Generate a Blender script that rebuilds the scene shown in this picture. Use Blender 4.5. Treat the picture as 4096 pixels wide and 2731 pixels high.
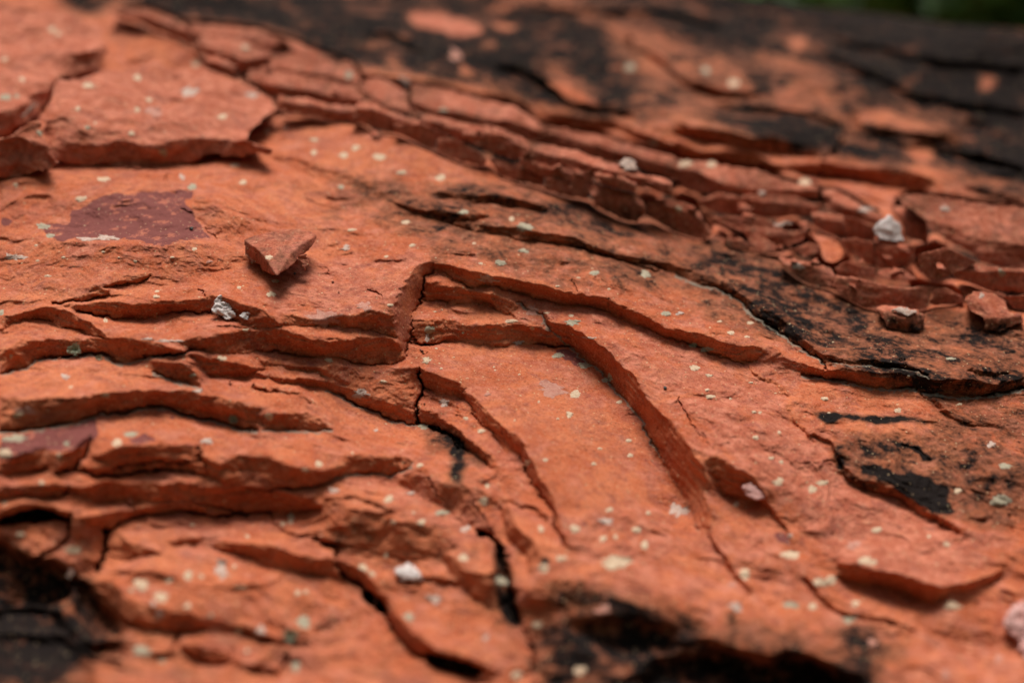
import bpy, math, random
import numpy as np
from mathutils import Matrix, Vector
random.seed(7); RNG = np.random.RandomState(7)
for o in list(bpy.data.objects): bpy.data.objects.remove(o)
SC = bpy.context.scene
COL = SC.collection
W, H = 1024.0, 682.0

# ---------------------------------------------------------------- camera, sky, sun, exposure
HFOV = math.radians(36.0)
F = (W/2)/math.tan(HFOV/2)                     # focal length in picture units
PITCH = math.radians(32.0)
CAM_H = 1.60
cd = bpy.data.cameras.new('camera'); cam = bpy.data.objects.new('camera', cd); COL.objects.link(cam)
cam.location = (0, 0, CAM_H); cam.rotation_euler = (math.radians(90)-PITCH, 0, 0)
cd.sensor_width = 36; cd.angle = HFOV; cd.clip_start = 0.05; cd.clip_end = 200
cd.dof.use_dof = True; cd.dof.focus_distance = 1.075; cd.dof.aperture_fstop = 2.1
SC.camera = cam
w = bpy.data.worlds.new('World'); SC.world = w; w.use_nodes = True
nt = w.node_tree; bg = nt.nodes['Background']
sky = nt.nodes.new('ShaderNodeTexSky'); sky.sky_type = 'NISHITA'; sky.sun_disc = False
SUN_EL, SUN_AZ = 52.0, -2.0                   # azimuth from +Y (behind the rock), negative to the left
sky.sun_elevation = math.radians(SUN_EL); sky.sun_rotation = math.radians(SUN_AZ)
sky.dust_density = 4; sky.air_density = 1.0
hs = nt.nodes.new('ShaderNodeHueSaturation'); hs.inputs['Saturation'].default_value = 0.22   # cloud-white daylight
nt.links.new(sky.outputs[0], hs.inputs['Color']); nt.links.new(hs.outputs[0], bg.inputs['Color'])
bg.inputs['Strength'].default_value = 0.05
sl = bpy.data.lights.new('sun', 'SUN'); sl.energy = 2.1; sl.angle = math.radians(28); sl.color = (1, .95, .88)
so = bpy.data.objects.new('sun', sl); COL.objects.link(so)
sd = Vector((math.sin(math.radians(SUN_AZ))*math.cos(math.radians(SUN_EL)),
             math.cos(math.radians(SUN_AZ))*math.cos(math.radians(SUN_EL)), math.sin(math.radians(SUN_EL))))
so.rotation_euler = sd.to_track_quat('Z', 'Y').to_euler()
SC.view_settings.view_transform = 'Standard'; SC.view_settings.look = 'None'
SC.view_settings.exposure = 0.78; SC.view_settings.gamma = 1

# ---------------------------------------------------------------- frames of reference
cp, sp = math.cos(PITCH), math.sin(PITCH)
RCW = np.array([[1, 0, 0], [0, sp, cp], [0, cp, -sp]])   # columns: camera x, y, z axes in the world
def to_world(P): return P @ np.array([[1,0,0],[0,sp,cp],[0,-cp,sp]]) + np.array([0,0,CAM_H])
B = np.array([0.115, 0.855, 0.505]); B /= np.linalg.norm(B)      # mean bedding plane normal
vz = np.array([0, 0, 1.0]); H0 = vz - B*np.dot(vz, B); H0 /= np.linalg.norm(H0)   # in the plane, towards the camera
H1 = np.cross(B, H0); H1 = H1 if H1[0] > 0 else -H1              # in the plane, to the right
D0 = 1.10                                                        # distance along the axis
dB = D0*B[2]
def nrm(t, az=0.0):
    t = np.radians(t); az = np.radians(az)
    n = np.cos(t)*B + np.sin(t)*(np.cos(az)*H0 + np.sin(az)*H1)
    return n/np.linalg.norm(n)
TO = {1:(0,0),2:(1300,0),3:(2696,0),4:(0,800),5:(1300,800),6:(2696,800),7:(0,1731),8:(1300,1731),9:(2696,1731)}
def T(t, pts):                                                   # survey sheet t -> picture units
    ox, oy = TO[t]; a = np.array(pts, float)
    return np.stack([(a[:,0]/1.568+ox)/4, (a[:,1]/1.568+oy)/4], 1)
def base_pt(uv):
    x = (uv[...,0]-W/2)/F; y = -(uv[...,1]-H/2)/F
    z = dB/(B[2]-B[0]*x-B[1]*y)
    return np.stack([z*x, z*y, -z], -1)

# ---------------------------------------------------------------- noise
def _hash(ix, iy, iz, s):
    h = (ix*374761393 + iy*668265263 + iz*2147483647 + s*1274126177) & 0xFFFFFFFF
    h = ((h ^ (h >> 13)) * 1274126177) & 0xFFFFFFFF
    h = ((h ^ (h >> 16)) * 668265263) & 0xFFFFFFFF
    return ((h ^ (h >> 15)) & 0xFFFF).astype(np.float32)/65535.0*2-1
def vnoise(p, s=0):
    i = np.floor(p).astype(np.int64); f = (p-i).astype(np.float32); f = f*f*f*(f*(f*6-15)+10)
    out = 0
    for dx in (0,1):
        wx = f[...,0] if dx else 1-f[...,0]
        for dy in (0,1):
            wy = f[...,1] if dy else 1-f[...,1]
            for dz in (0,1):
                wz = f[...,2] if dz else 1-f[...,2]
                out = out + wx*wy*wz*_hash(i[...,0]+dx, i[...,1]+dy, i[...,2]+dz, s)
    return out
def fbm(p, octv=4, s=0, gain=.5):
    a, o = 1.0, 0
    for k in range(octv):
        o = o + a*vnoise(p*(2.03**k)+17.3*k, s+k); a *= gain
    return o
ROT = np.array([[.80,.36,.48],[-.60,.48,.64],[0,-.8,.6]])

# ---------------------------------------------------------------- survey grid
STEP = 0.80; MX, MY = 150.0, 84.0
us = np.arange(-MX, W+MX, STEP); vs = np.arange(-MY, H+MY, STEP)
NU, NV = len(us), len(vs)
U, V = np.meshgrid(us, vs)
UV = np.stack([U, V], -1)
BP = base_pt(UV)
GP = np.stack([BP@H1, BP@H0, np.zeros_like(U)], -1)              # metres on the bedding plane
wp = np.stack([U/26, V/15, 0*U], -1)
WU = U + 2.4*fbm(wp, 2, 11) + 2.0*fbm(np.stack([U/5.0, V/4, 0*U], -1), 3, 21)
WV = V + 1.8*fbm(wp+9, 2, 31) + 1.6*fbm(np.stack([U/6.0, V/3, 0*U+4], -1), 3, 41)

def inside(X, Y, poly):
    c = np.zeros(X.shape, bool); n = len(poly)
    for i in range(n):
        x1, y1 = poly[i]; x2, y2 = poly[(i+1) % n]
        if y1 == y2: continue
        m = ((y1 > Y) != (y2 > Y)) & (X < (x2-x1)*(Y-y1)/(y2-y1)+x1); c ^= m
    return c
def win(poly, pad=6):
    a = poly.min(0)-pad; b = poly.max(0)+pad
    i0 = int(np.clip((a[1]+MY)/STEP, 0, NV)); i1 = int(np.clip((b[1]+MY)/STEP+1, 0, NV))
    j0 = int(np.clip((a[0]+MX)/STEP, 0, NU)); j1 = int(np.clip((b[0]+MX)/STEP+1, 0, NU))
    return slice(i0, i1), slice(j0, j1)
def seg_dist(X, Y, line):
    d = np.full(X.shape, 1e9)
    for (x1,y1), (x2,y2) in zip(line[:-1], line[1:]):
        l = (x2-x1)**2+(y2-y1)**2+1e-9
        t = np.clip(((X-x1)*(x2-x1)+(Y-y1)*(y2-y1))/l, 0, 1)
        d = np.minimum(d, np.hypot(X-x1-t*(x2-x1), Y-y1-t*(y2-y1)))
    return d
def resample(p, n):
    s = np.r_[0, np.cumsum(np.hypot(*np.diff(p, axis=0).T))]; t = np.linspace(0, s[-1], n)
    return np.stack([np.interp(t, s, p[:,0]), np.interp(t, s, p[:,1])], 1)
def gauss(a, sig):
    r = int(sig*3)+1; k = np.exp(-.5*(np.arange(-r, r+1)/sig)**2); k /= k.sum()
    for ax in (0, 1):
        pad = [(0,0)]*a.ndim; pad[ax] = (r, r); b = np.pad(a, pad, mode='edge'); o = 0
        for i, kk in enumerate(k):
            sl_ = [slice(None)]*a.ndim; sl_[ax] = slice(i, i+a.shape[ax]); o = o + kk*b[tuple(sl_)]
        a = o
    return a
def riser_az(q0, q1):
    a = base_pt(np.array(q0)); b = base_pt(np.array(q1)); d = b-a
    dx, dy = np.dot(d, H1), np.dot(d, H0)
    n = (-dy, dx)
    if n[1] < 0 or (abs(n[1]) < 1e-6 and n[0] < 0): n = (-n[0], -n[1])
    return math.degrees(math.atan2(n[0], n[1]))
def poisson(N, u0, v0, screen=0.0, L0=None, boost=None):
    """surface log-depth whose normals follow N"""
    h, ww = N.shape[:2]
    x = (u0+STEP*np.arange(ww)-W/2)/F; y = -(v0+STEP*np.arange(h)-H/2)/F
    X, Y = np.meshgrid(x, y)
    den = np.maximum(N[...,2]-N[...,0]*X-N[...,1]*Y, 0.13)
    gu = N[...,0]/den*STEP/F; gv = -N[...,1]/den*STEP/F
    if boost is not None:
        d0 = B[2]-B[0]*X-B[1]*Y; g0u = B[0]/d0*STEP/F; g0v = -B[1]/d0*STEP/F
        gu = g0u+(gu-g0u)*boost; gv = g0v+(gv-g0v)*boost
    if L0 is not None:
        gu[:, :-1] = (gu[:, :-1]+gu[:, 1:])/2 - np.diff(L0, axis=1); gv[:-1] = (gv[:-1]+gv[1:])/2 - np.diff(L0, axis=0)
    else:
        gu[:, :-1] = (gu[:, :-1]+gu[:, 1:])/2; gv[:-1] = (gv[:-1]+gv[1:])/2
    gu[:, -1] = 0; gv[-1] = 0
    div = gu.copy(); div[:, 1:] -= gu[:, :-1]; div += gv; div[1:] -= gv[:-1]
    e = np.concatenate([div, div[::-1]], 0); e = np.concatenate([e, e[:, ::-1]], 1)
    Fh = np.fft.rfft2(e)
    ky = 2*np.cos(2*np.pi*np.fft.fftfreq(2*h))-2; kx = 2*np.cos(2*np.pi*np.fft.rfftfreq(2*ww))-2
    K = ky[:,None]+kx[None]-(screen*STEP)**2
    if screen == 0: K[0,0] = 1; Fh[0,0] = 0
    L = np.fft.irfft2(Fh/K, s=e.shape)[:h, :ww]
    return L if L0 is None else L+L0

# ---------------------------------------------------------------- the survey: risers (crest, foot), facets, cracks
# (sheet, crest, foot, tilt, crack depth mm, grey deposit)
RISERS = [
 (3,[(1000,250),(1300,300),(1700,380),(2195,420)],[(1000,262),(1300,325),(1700,412),(2195,450)],64,6,0),
 (3,[(1150,440),(1450,560),(1800,640),(2195,700)],[(1150,470),(1450,590),(1800,680),(2195,740)],66,7,0),
 (3,[(1650,930),(1900,960),(2195,1040)],[(1650,960),(1900,1000),(2195,1085)],66,7,0),
 (3,[(-900,40),(-500,70),(-100,60),(300,160)],[(-900,55),(-500,90),(-100,90),(300,190)],64,6,0),
 (3,[(1340,860),(1500,900),(1640,880)],[(1340,885),(1500,930),(1640,905)],66,5,0),
 # sheet 1/2: folds below the smooth orange back
 (1,[(1720,940),(1900,1000),(2050,1060),(2195,1110)],[(1680,985),(1850,1055),(2000,1115),(2195,1175)],40,1,0),
 (2,[(0,1060),(150,1090),(240,1130),(330,1160)],[(0,1110),(160,1165),(300,1225),(400,1240)],40,1,0),
 (2,[(700,1195),(800,1200),(1000,1220),(1200,1240),(1400,1285)],[(715,1245),(900,1260),(1050,1280),(1250,1310),(1400,1330)],52,2,.2),
 (2,[(330,1240),(500,1270),(650,1320),(800,1320),(960,1345)],[(450,1290),(620,1345),(820,1380),(970,1372)],50,2,.3),
 (2,[(650,1555),(700,1560)],[(650,1565),(700,1568)],60,0,0),
 # sheet 2/3: dark slope behind the ridge
 (2,[(1110,390),(1280,435),(1400,500),(1520,630)],[(1090,415),(1240,470),(1370,560),(1520,665)],70,8,0),
 (2,[(1530,630),(1700,650),(1900,680)],[(1540,655),(1700,705),(1800,712),(1930,740)],75,8,0),
 (2,[(1330,690),(1600,740),(1800,760)],[(1440,765),(1600,810),(1790,812)],70,4,0),
 (2,[(1820,770),(2000,830),(2195,900)],[(1810,812),(2000,885),(2195,950)],70,4,0),
 (2,[(240,190),(400,205),(540,245)],[(240,203),(400,228),(540,272)],75,6,0),
 (2,[(380,485),(600,500),(800,560),(950,600),(1150,600),(1300,680)],[(380,505),(600,525),(800,582),(950,620),(1150,625),(1300,700)],70,5,0),
 (2,[(1980,285),(2100,350),(2195,440)],[(1890,300),(2000,340),(2100,410),(2195,480)],75,6,0),
 (3,[(0,460),(150,500),(300,555),(540,580)],[(0,480),(130,560),(270,600),(540,600)],65,5,0),
 (3,[(0,770),(200,800),(430,840),(620,850),(800,900),(920,940)],[(0,840),(150,870),(400,930),(640,965),(900,1000)],68,4,0),
 (3,[(0,885),(150,925),(330,955),(520,965),(680,1055)],[(0,960),(100,985),(300,1015),(500,1045),(680,1080)],70,4,0),
 (3,[(720,1030),(900,1020),(1100,1040),(1400,1050),(1580,1080),(1610,1120)],[(720,1070),(900,1110),(1100,1130),(1370,1170),(1600,1195)],72,4,0),
 (3,[(1170,770),(1400,800),(1600,840),(1790,830)],[(1190,870),(1400,850),(1600,885),(1790,915)],70,8,0),
 (3,[(1100,700),(1160,690)],[(1100,760),(1160,770)],60,2,0),
 (3,[(250,640),(500,670),(850,700),(1050,760)],[(260,660),(500,690),(850,725),(1050,790)],60,4,0),
 (3,[(1000,360),(1300,480),(1600,640)],[(1000,385),(1300,510),(1600,670)],60,5,0),
 # sheet 5/6: upper middle
 (5,[(440,10),(560,40),(640,68),(800,78),(900,90),(1000,80)],[(450,30),(560,60),(650,88),(830,102),(960,120),(1010,108)],65,3,.3),
 (5,[(650,95),(850,125),(1000,148),(1145,165)],[(700,112),(900,180),(1050,212),(1150,222)],55,2,0),
 (5,[(1150,165),(1300,185),(1450,215),(1600,255),(1720,295),(1850,345),(2000,360),(2195,410)],[(1152,222),(1300,250),(1450,280),(1620,305),(1750,352),(1900,382),(2050,405),(2195,462)],54,3,.2),
 (6,[(0,410),(100,430),(250,470),(350,535),(450,610),(560,680),(700,760),(800,850),(880,920),(960,970)],[(0,470),(120,500),(240,540),(350,592),(420,642),(490,712),(560,752),(650,812),(750,892),(830,930),(930,1010)],58,3,.9),
 (6,[(900,935),(1000,980),(1100,998),(1250,988),(1400,1005),(1500,1040)],[(990,1008),(1100,1027),(1250,1020),(1380,1037),(1480,1062),(1590,1105)],70,4,.7),
 (6,[(1500,1085),(1600,1135),(1750,1115),(1900,1125),(2000,1155),(2195,1110)],[(1560,1202),(1700,1217),(1850,1228),(1990,1210),(2100,1190),(2195,1165)],62,5,.9),
 (6,[(1840,1045),(1950,1070),(2100,1065)],[(1850,1065),(1960,1100),(2100,1085)],60,3,.2),
 (6,[(1560,1210),(1660,1285),(1760,1345),(1890,1400)],[(1550,1220),(1650,1305),(1750,1365),(1880,1415)],60,2,.3),
 (6,[(1400,1180),(1520,1150),(1590,1170)],[(1420,1190),(1500,1185),(1560,1202)],50,0,0),
 # long riser right of the notch
 (5,[(680,405),(760,400),(880,440),(1000,450),(1100,480),(1200,482),(1350,540),(1480,570),(1600,590),(1780,618),(1900,668),(2020,740),(2195,812)],
    [(672,440),(750,470),(850,522),(930,540),(1050,532),(1150,562),(1250,592),(1400,642),(1500,652),(1620,662),(1720,692),(1800,712),(1960,792),(2080,832),(2195,872)],80,2,0),
 (6,[(0,790),(120,822),(300,878),(440,908),(530,915),(575,938)],[(0,876),(120,922),(250,962),(380,1012),(470,1022),(560,955)],80,3,.4),
 (6,[(795,1018),(870,1035),(950,1055),(1100,1058),(1250,1078),(1450,1090),(1495,1110)],[(780,1076),(900,1106),(1050,1132),(1200,1162),(1400,1187),(1500,1180),(1520,1190)],78,4,1.0),
 (5,[(612,500),(700,520),(870,540),(930,570),(1060,590),(1140,620),(1210,645)],[(610,627),(700,632),(830,652),(920,632),(1000,647),(1100,692),(1190,722)],74,2,.1),
 (5,[(550,750),(640,745),(760,745),(900,770),(1000,780),(1200,772),(1300,785),(1400,810),(1480,860)],[(550,870),(600,897),(670,902),(740,880),(840,886),(900,912),(1000,906),(1080,927),(1150,916),(1200,892),(1250,906),(1340,896),(1400,902),(1450,916),(1520,932)],50,7,0),
 # big diagonal riser
 (5,[(1210,625),(1330,690),(1380,745),(1450,770),(1560,805),(1700,900),(1800,960),(1860,1020),(1940,1110),(2000,1205),(2100,1320),(2195,1430)],
    [(1220,635),(1350,722),(1400,790),(1470,852),(1530,932),(1600,972),(1680,1022),(1750,1092),(1830,1182),(1910,1282),(1960,1362),(2010,1442),(2100,1568)],74,2,.9),
 (9,[(10,-10),(100,130),(170,270),(200,420),(230,600)],[(-90,110),(0,270),(60,375),(115,490),(155,610)],62,2,.6),
 (9,[(200,150),(290,148),(370,215),(420,275),(480,262),(540,325),(556,370)],[(188,192),(240,262),(280,322),(350,382),(420,402),(520,432),(570,445)],72,2,0),
 (9,[(570,430),(650,510),(715,600),(775,690)],[(560,445),(635,525),(695,605),(755,700)],60,1,0),
 (9,[(240,630),(320,760),(420,890),(485,1000)],[(225,640),(295,765),(395,900),(465,1010)],60,2,0),
 (9,[(1045,815),(1150,838),(1350,878),(1500,918),(1650,965),(1750,962)],[(1040,902),(1150,927),(1300,962),(1430,992),(1550,1042),(1620,1062),(1730,1000)],80,2,.2),
 (9,[(1750,960),(1840,945),(2060,860)],[(1760,1010),(1860,990),(2060,910)],60,1,0),
 (9,[(835,890),(900,985),(960,1055),(1060,1112),(1200,1135),(1350,1155)],[(820,905),(885,1010),(950,1080),(1060,1142),(1200,1165),(1350,1190)],60,1,0),
 (9,[(180,1285),(290,1315),(430,1365),(600,1415),(740,1378),(880,1405),(1000,1455),(1180,1520)],[(180,1400),(300,1440),(450,1500),(600,1530),(740,1510),(900,1530),(1000,1560),(1180,1600)],84,12,0),
 (6,[(470,1025),(565,1100),(705,1172),(748,1250),(728,1325),(790,1412),(892,1515)],[(462,1032),(552,1117),(690,1190),(735,1256),(712,1335),(775,1430),(880,1530)],45,1,.2),
 (9,[(880,5),(1010,55),(1072,240),(1235,305),(1422,375),(1565,465),(1705,535),(1830,618)],[(868,25),(985,72),(1048,262),(1215,345),(1402,415),(1540,505),(1685,570),(1800,640)],62,2,.1),
 (9,[(1430,72),(1530,90),(1620,150)],[(1425,82),(1525,102),(1610,165)],50,2,0),
 # left half: main ledge
 (4,[(330,632),(500,598),(680,575)],[(335,648),(510,618),(685,592)],70,3,0),
 (4,[(660,545),(780,510),(900,500),(935,470)],[(665,558),(785,530),(905,522),(945,478)],60,3,0),
 (4,[(400,650),(640,630),(850,645),(1050,632),(1250,615),(1320,600)],[(470,692),(640,712),(780,742),(920,742),(1050,717),(1240,702),(1320,682)],66,5,.5),
 (4,[(1330,590),(1500,640),(1650,690),(1760,780)],[(1330,690),(1500,767),(1620,802),(1760,806)],60,2,.5),
 (4,[(230,672),(330,655),(450,705),(560,762),(690,845)],[(232,742),(330,772),(450,802),(560,850),(690,872)],72,2,0),
 (4,[(0,760),(100,710),(220,675)],[(0,800),(110,745),(230,742)],60,1,0),
 (4,[(0,930),(100,898),(200,872),(400,868),(560,868),(690,858),(800,858),(950,888),(1080,933),(1170,930)],[(0,1080),(80,1062),(180,1057),(240,1012),(330,992),(430,987),(560,962),(640,962),(720,1002),(790,1017),(900,985),(1060,965),(1170,948)],76,9,.9),
 (4,[(1160,875),(1300,850),(1500,800),(1620,808),(1760,815),(1900,855),(2040,880)],[(1200,922),(1400,962),(1550,962),(1640,937),(1760,942),(1860,977),(2040,985)],76,7,.5),
 (4,[(1750,700),(1900,730),(2040,745)],[(1760,790),(1900,800),(2040,790)],45,1,0),
 (5,[(0,885),(100,880),(250,850),(340,840),(460,862),(480,900)],[(0,987),(150,1012),(290,1027),(430,1027),(495,1010),(508,1000)],78,5,.4),
 (5,[(0,720),(130,735),(330,685),(430,720)],[(0,790),(120,800),(300,815),(455,850)],58,1,0),
 (4,[(1640,1000),(1750,1010),(1900,1040),(2040,1060)],[(1650,1030),(1760,1040),(1900,1075),(2040,1100)],50,1,0),
 (4,[(1500,1095),(1700,1098),(1850,1110),(2040,1130)],[(1500,1115),(1700,1125),(1830,1150),(2040,1190)],70,2,0),
 (5,[(0,1130),(100,1182),(250,1215),(400,1255),(540,1318),(582,1375)],[(0,1192),(120,1242),(250,1302),(400,1362),(500,1392),(586,1407)],76,4,.9),
 (4,[(940,1000),(1100,1010),(1200,1050),(1245,1100)],[(945,1085),(1080,1125),(1180,1150),(1245,1162)],76,4,.9),
 (4,[(1200,950),(1300,985),(1400,1010),(1560,1035),(1670,1040)],[(1290,1090),(1400,1105),(1500,1112),(1600,1090),(1665,1060)],84,12,.3),
 (4,[(1620,960),(1650,985)],[(1640,1030),(1672,1042)],60,0,0),
 (4,[(0,1235),(100,1240),(330,1235),(500,1245),(640,1205),(760,1188),(900,1190),(1050,1190),(1300,1205),(1500,1260),(1690,1335)],
    [(0,1447),(150,1432),(250,1427),(400,1402),(560,1362),(640,1337),(740,1332),(850,1307),(960,1297),(1050,1312),(1150,1352),(1230,1372),(1350,1387),(1500,1425),(1620,1434)],72,8,1.0),
 (4,[(1690,1335),(1850,1330),(2000,1345),(2065,1420)],[(1650,1434),(1800,1436),(1950,1438),(2070,1436)],55,3,.9),
 (4,[(1590,1155),(1700,1185),(1850,1200),(2000,1290)],[(1590,1165),(1700,1200),(1845,1215),(1995,1305)],50,3,.4),
 (4,[(330,1250),(450,1245)],[(335,1265),(450,1262)],70,2,0),
 # lower left
 (7,[(0,190),(150,138),(240,108),(285,92)],[(0,267),(150,242),(250,225),(280,215)],72,4,0),
 (7,[(385,145),(500,78),(575,25)],[(345,250),(470,215),(560,90)],74,4,.2),
 (7,[(600,165),(800,92),(960,95),(1250,90)],[(705,225),(850,195),(1000,190),(1260,178)],66,3,0),
 (7,[(480,205),(600,225),(720,225),(900,195),(1260,185)],[(470,225),(600,252),(720,262),(900,242),(1150,238),(1300,258)],70,4,.2),
 (7,[(1260,155),(1380,200),(1480,160),(1700,170),(1850,225),(2000,255),(2190,195)],[(1290,242),(1400,302),(1550,342),(1700,357),(1850,347),(1950,342),(2050,302),(2190,242)],60,5,.3),
 (7,[(0,345),(120,333),(330,325),(425,325)],[(0,402),(200,397),(380,407),(420,365)],74,3,0),
 (7,[(0,480),(150,458),(300,458),(420,498),(452,518)],[(0,565),(180,545),(300,540),(430,552),(455,530)],84,22,0),
 (7,[(440,328),(520,340),(700,298),(780,318),(1000,318),(1200,328),(1500,348),(1700,378),(1850,398),(2000,440)],[(440,372),(600,432),(750,412),(900,415),(1150,412),(1250,432),(1500,500),(1700,492),(1800,510),(2010,470)],76,3,.4),
 (7,[(480,558),(600,528),(700,490),(900,468),(1050,442),(1250,430)],[(680,607),(800,545),(900,512),(1100,497),(1250,497),(1350,520)],76,8,.2),
 (7,[(1350,500),(1450,505),(1690,485)],[(1350,522),(1450,522),(1690,502)],80,8,.2),
 (7,[(690,618),(780,650),(850,702),(990,738)],[(690,767),(780,787),(880,762),(990,748)],60,3,.2),
 (7,[(1360,688),(1540,690),(1700,710),(1850,775),(2100,808)],[(1340,722),(1480,747),(1620,802),(1800,852),(2000,882),(2160,935)],62,2,.3),
 (7,[(1050,670),(1180,660),(1280,655)],[(1050,690),(1180,690),(1290,672)],50,1,0),
 (7,[(560,945),(700,960),(800,1060),(900,1100),(1000,1120),(1200,1140)],[(560,1010),(650,1110),(750,1175),(900,1222),(1130,1242),(1300,1235)],58,5,.2),
 (7,[(690,870),(900,870),(1100,905)],[(690,880),(900,885),(1100,925)],50,2,0),
 (7,[(1220,945),(1500,965),(1700,930),(1790,880)],[(1220,955),(1500,982),(1700,948),(1795,890)],45,1,0),
 (7,[(1500,1200),(1620,1260),(1750,1300),(1900,1300)],[(1480,1230),(1600,1290),(1740,1325),(1930,1318)],70,6,0),
 (7,[(1150,1330),(1300,1370),(1440,1370)],[(1180,1400),(1320,1440),(1430,1432)],65,6,0),
 (7,[(1470,1420),(1600,1480),(1730,1490)],[(1470,1450),(1600,1505),(1730,1512)],65,6,.3),
 (7,[(930,1370),(1070,1390)],[(930,1400),(1065,1410)],65,4,0),
 # sheet 8
 (8,[(150,150),(350,165),(480,145),(548,180)],[(10,300),(120,248),(300,247),(430,267),(545,192)],58,3,.9),
 (8,[(0,440),(150,505),(350,535),(450,575),(600,600),(780,648),(810,690)],[(0,692),(130,712),(290,742),(370,772),(480,790),(700,770),(830,710)],46,5,0),
 (8,[(0,400),(110,400),(200,400),(330,430),(420,480)],[(0,425),(110,430),(200,412),(320,450),(410,500)],50,1,0),
 (8,[(90,795),(230,872),(360,1000),(425,1115),(530,1228),(710,1385)],[(70,832),(120,902),(240,962),(330,1062),(385,1155),(460,1275),(570,1405)],64,9,.2),
 (8,[(710,1385),(900,1430),(1100,1500)],[(640,1440),(800,1500),(1000,1568)],60,6,0),
 (8,[(430,880),(600,905),(840,935)],[(430,900),(600,930),(845,965)],72,3,0),
 (8,[(715,745),(800,790),(900,865),(1000,895),(1090,900)],[(720,780),(800,885),(870,945),(930,1022),(1050,1082)],66,3,0),
 (8,[(870,20),(960,85),(1040,155),(1085,220)],[(848,40),(880,102),(950,132),(1035,218)],70,3,.2),
 # curved strata under the notch
 (5,[(590,1045),(740,1103),(830,1150),(910,1225),(1000,1305),(1100,1400),(1200,1500),(1230,1568)],[(600,1182),(700,1215),(800,1225),(870,1262),(940,1350),(1030,1450),(1090,1530),(1120,1568)],68,3,0),
 (8,[(1200,0),(1240,90),(1300,190),(1380,320),(1445,450),(1470,560),(1490,650),(1540,720)],[(1100,0),(1200,120),(1270,262),(1350,385),(1420,500),(1438,600),(1475,670),(1530,725)],66,3,0),
 (5,[(600,1305),(700,1328),(800,1395),(870,1455),(940,1530),(960,1568)],[(592,1392),(680,1412),(800,1472),(840,1530),(855,1568)],70,4,.4),
 (5,[(620,1210),(700,1250),(800,1290),(860,1350)],[(640,1225),(720,1275),(800,1305),(850,1365)],45,1,0),
 (8,[(1105,405),(1200,418),(1300,455),(1400,540)],[(1100,425),(1195,438),(1290,475),(1390,560)],50,1,0),
 (8,[(1130,440),(1215,595),(1305,695),(1355,790)],[(1085,470),(1145,620),(1228,735),(1318,885)],58,1,0),
]
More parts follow.
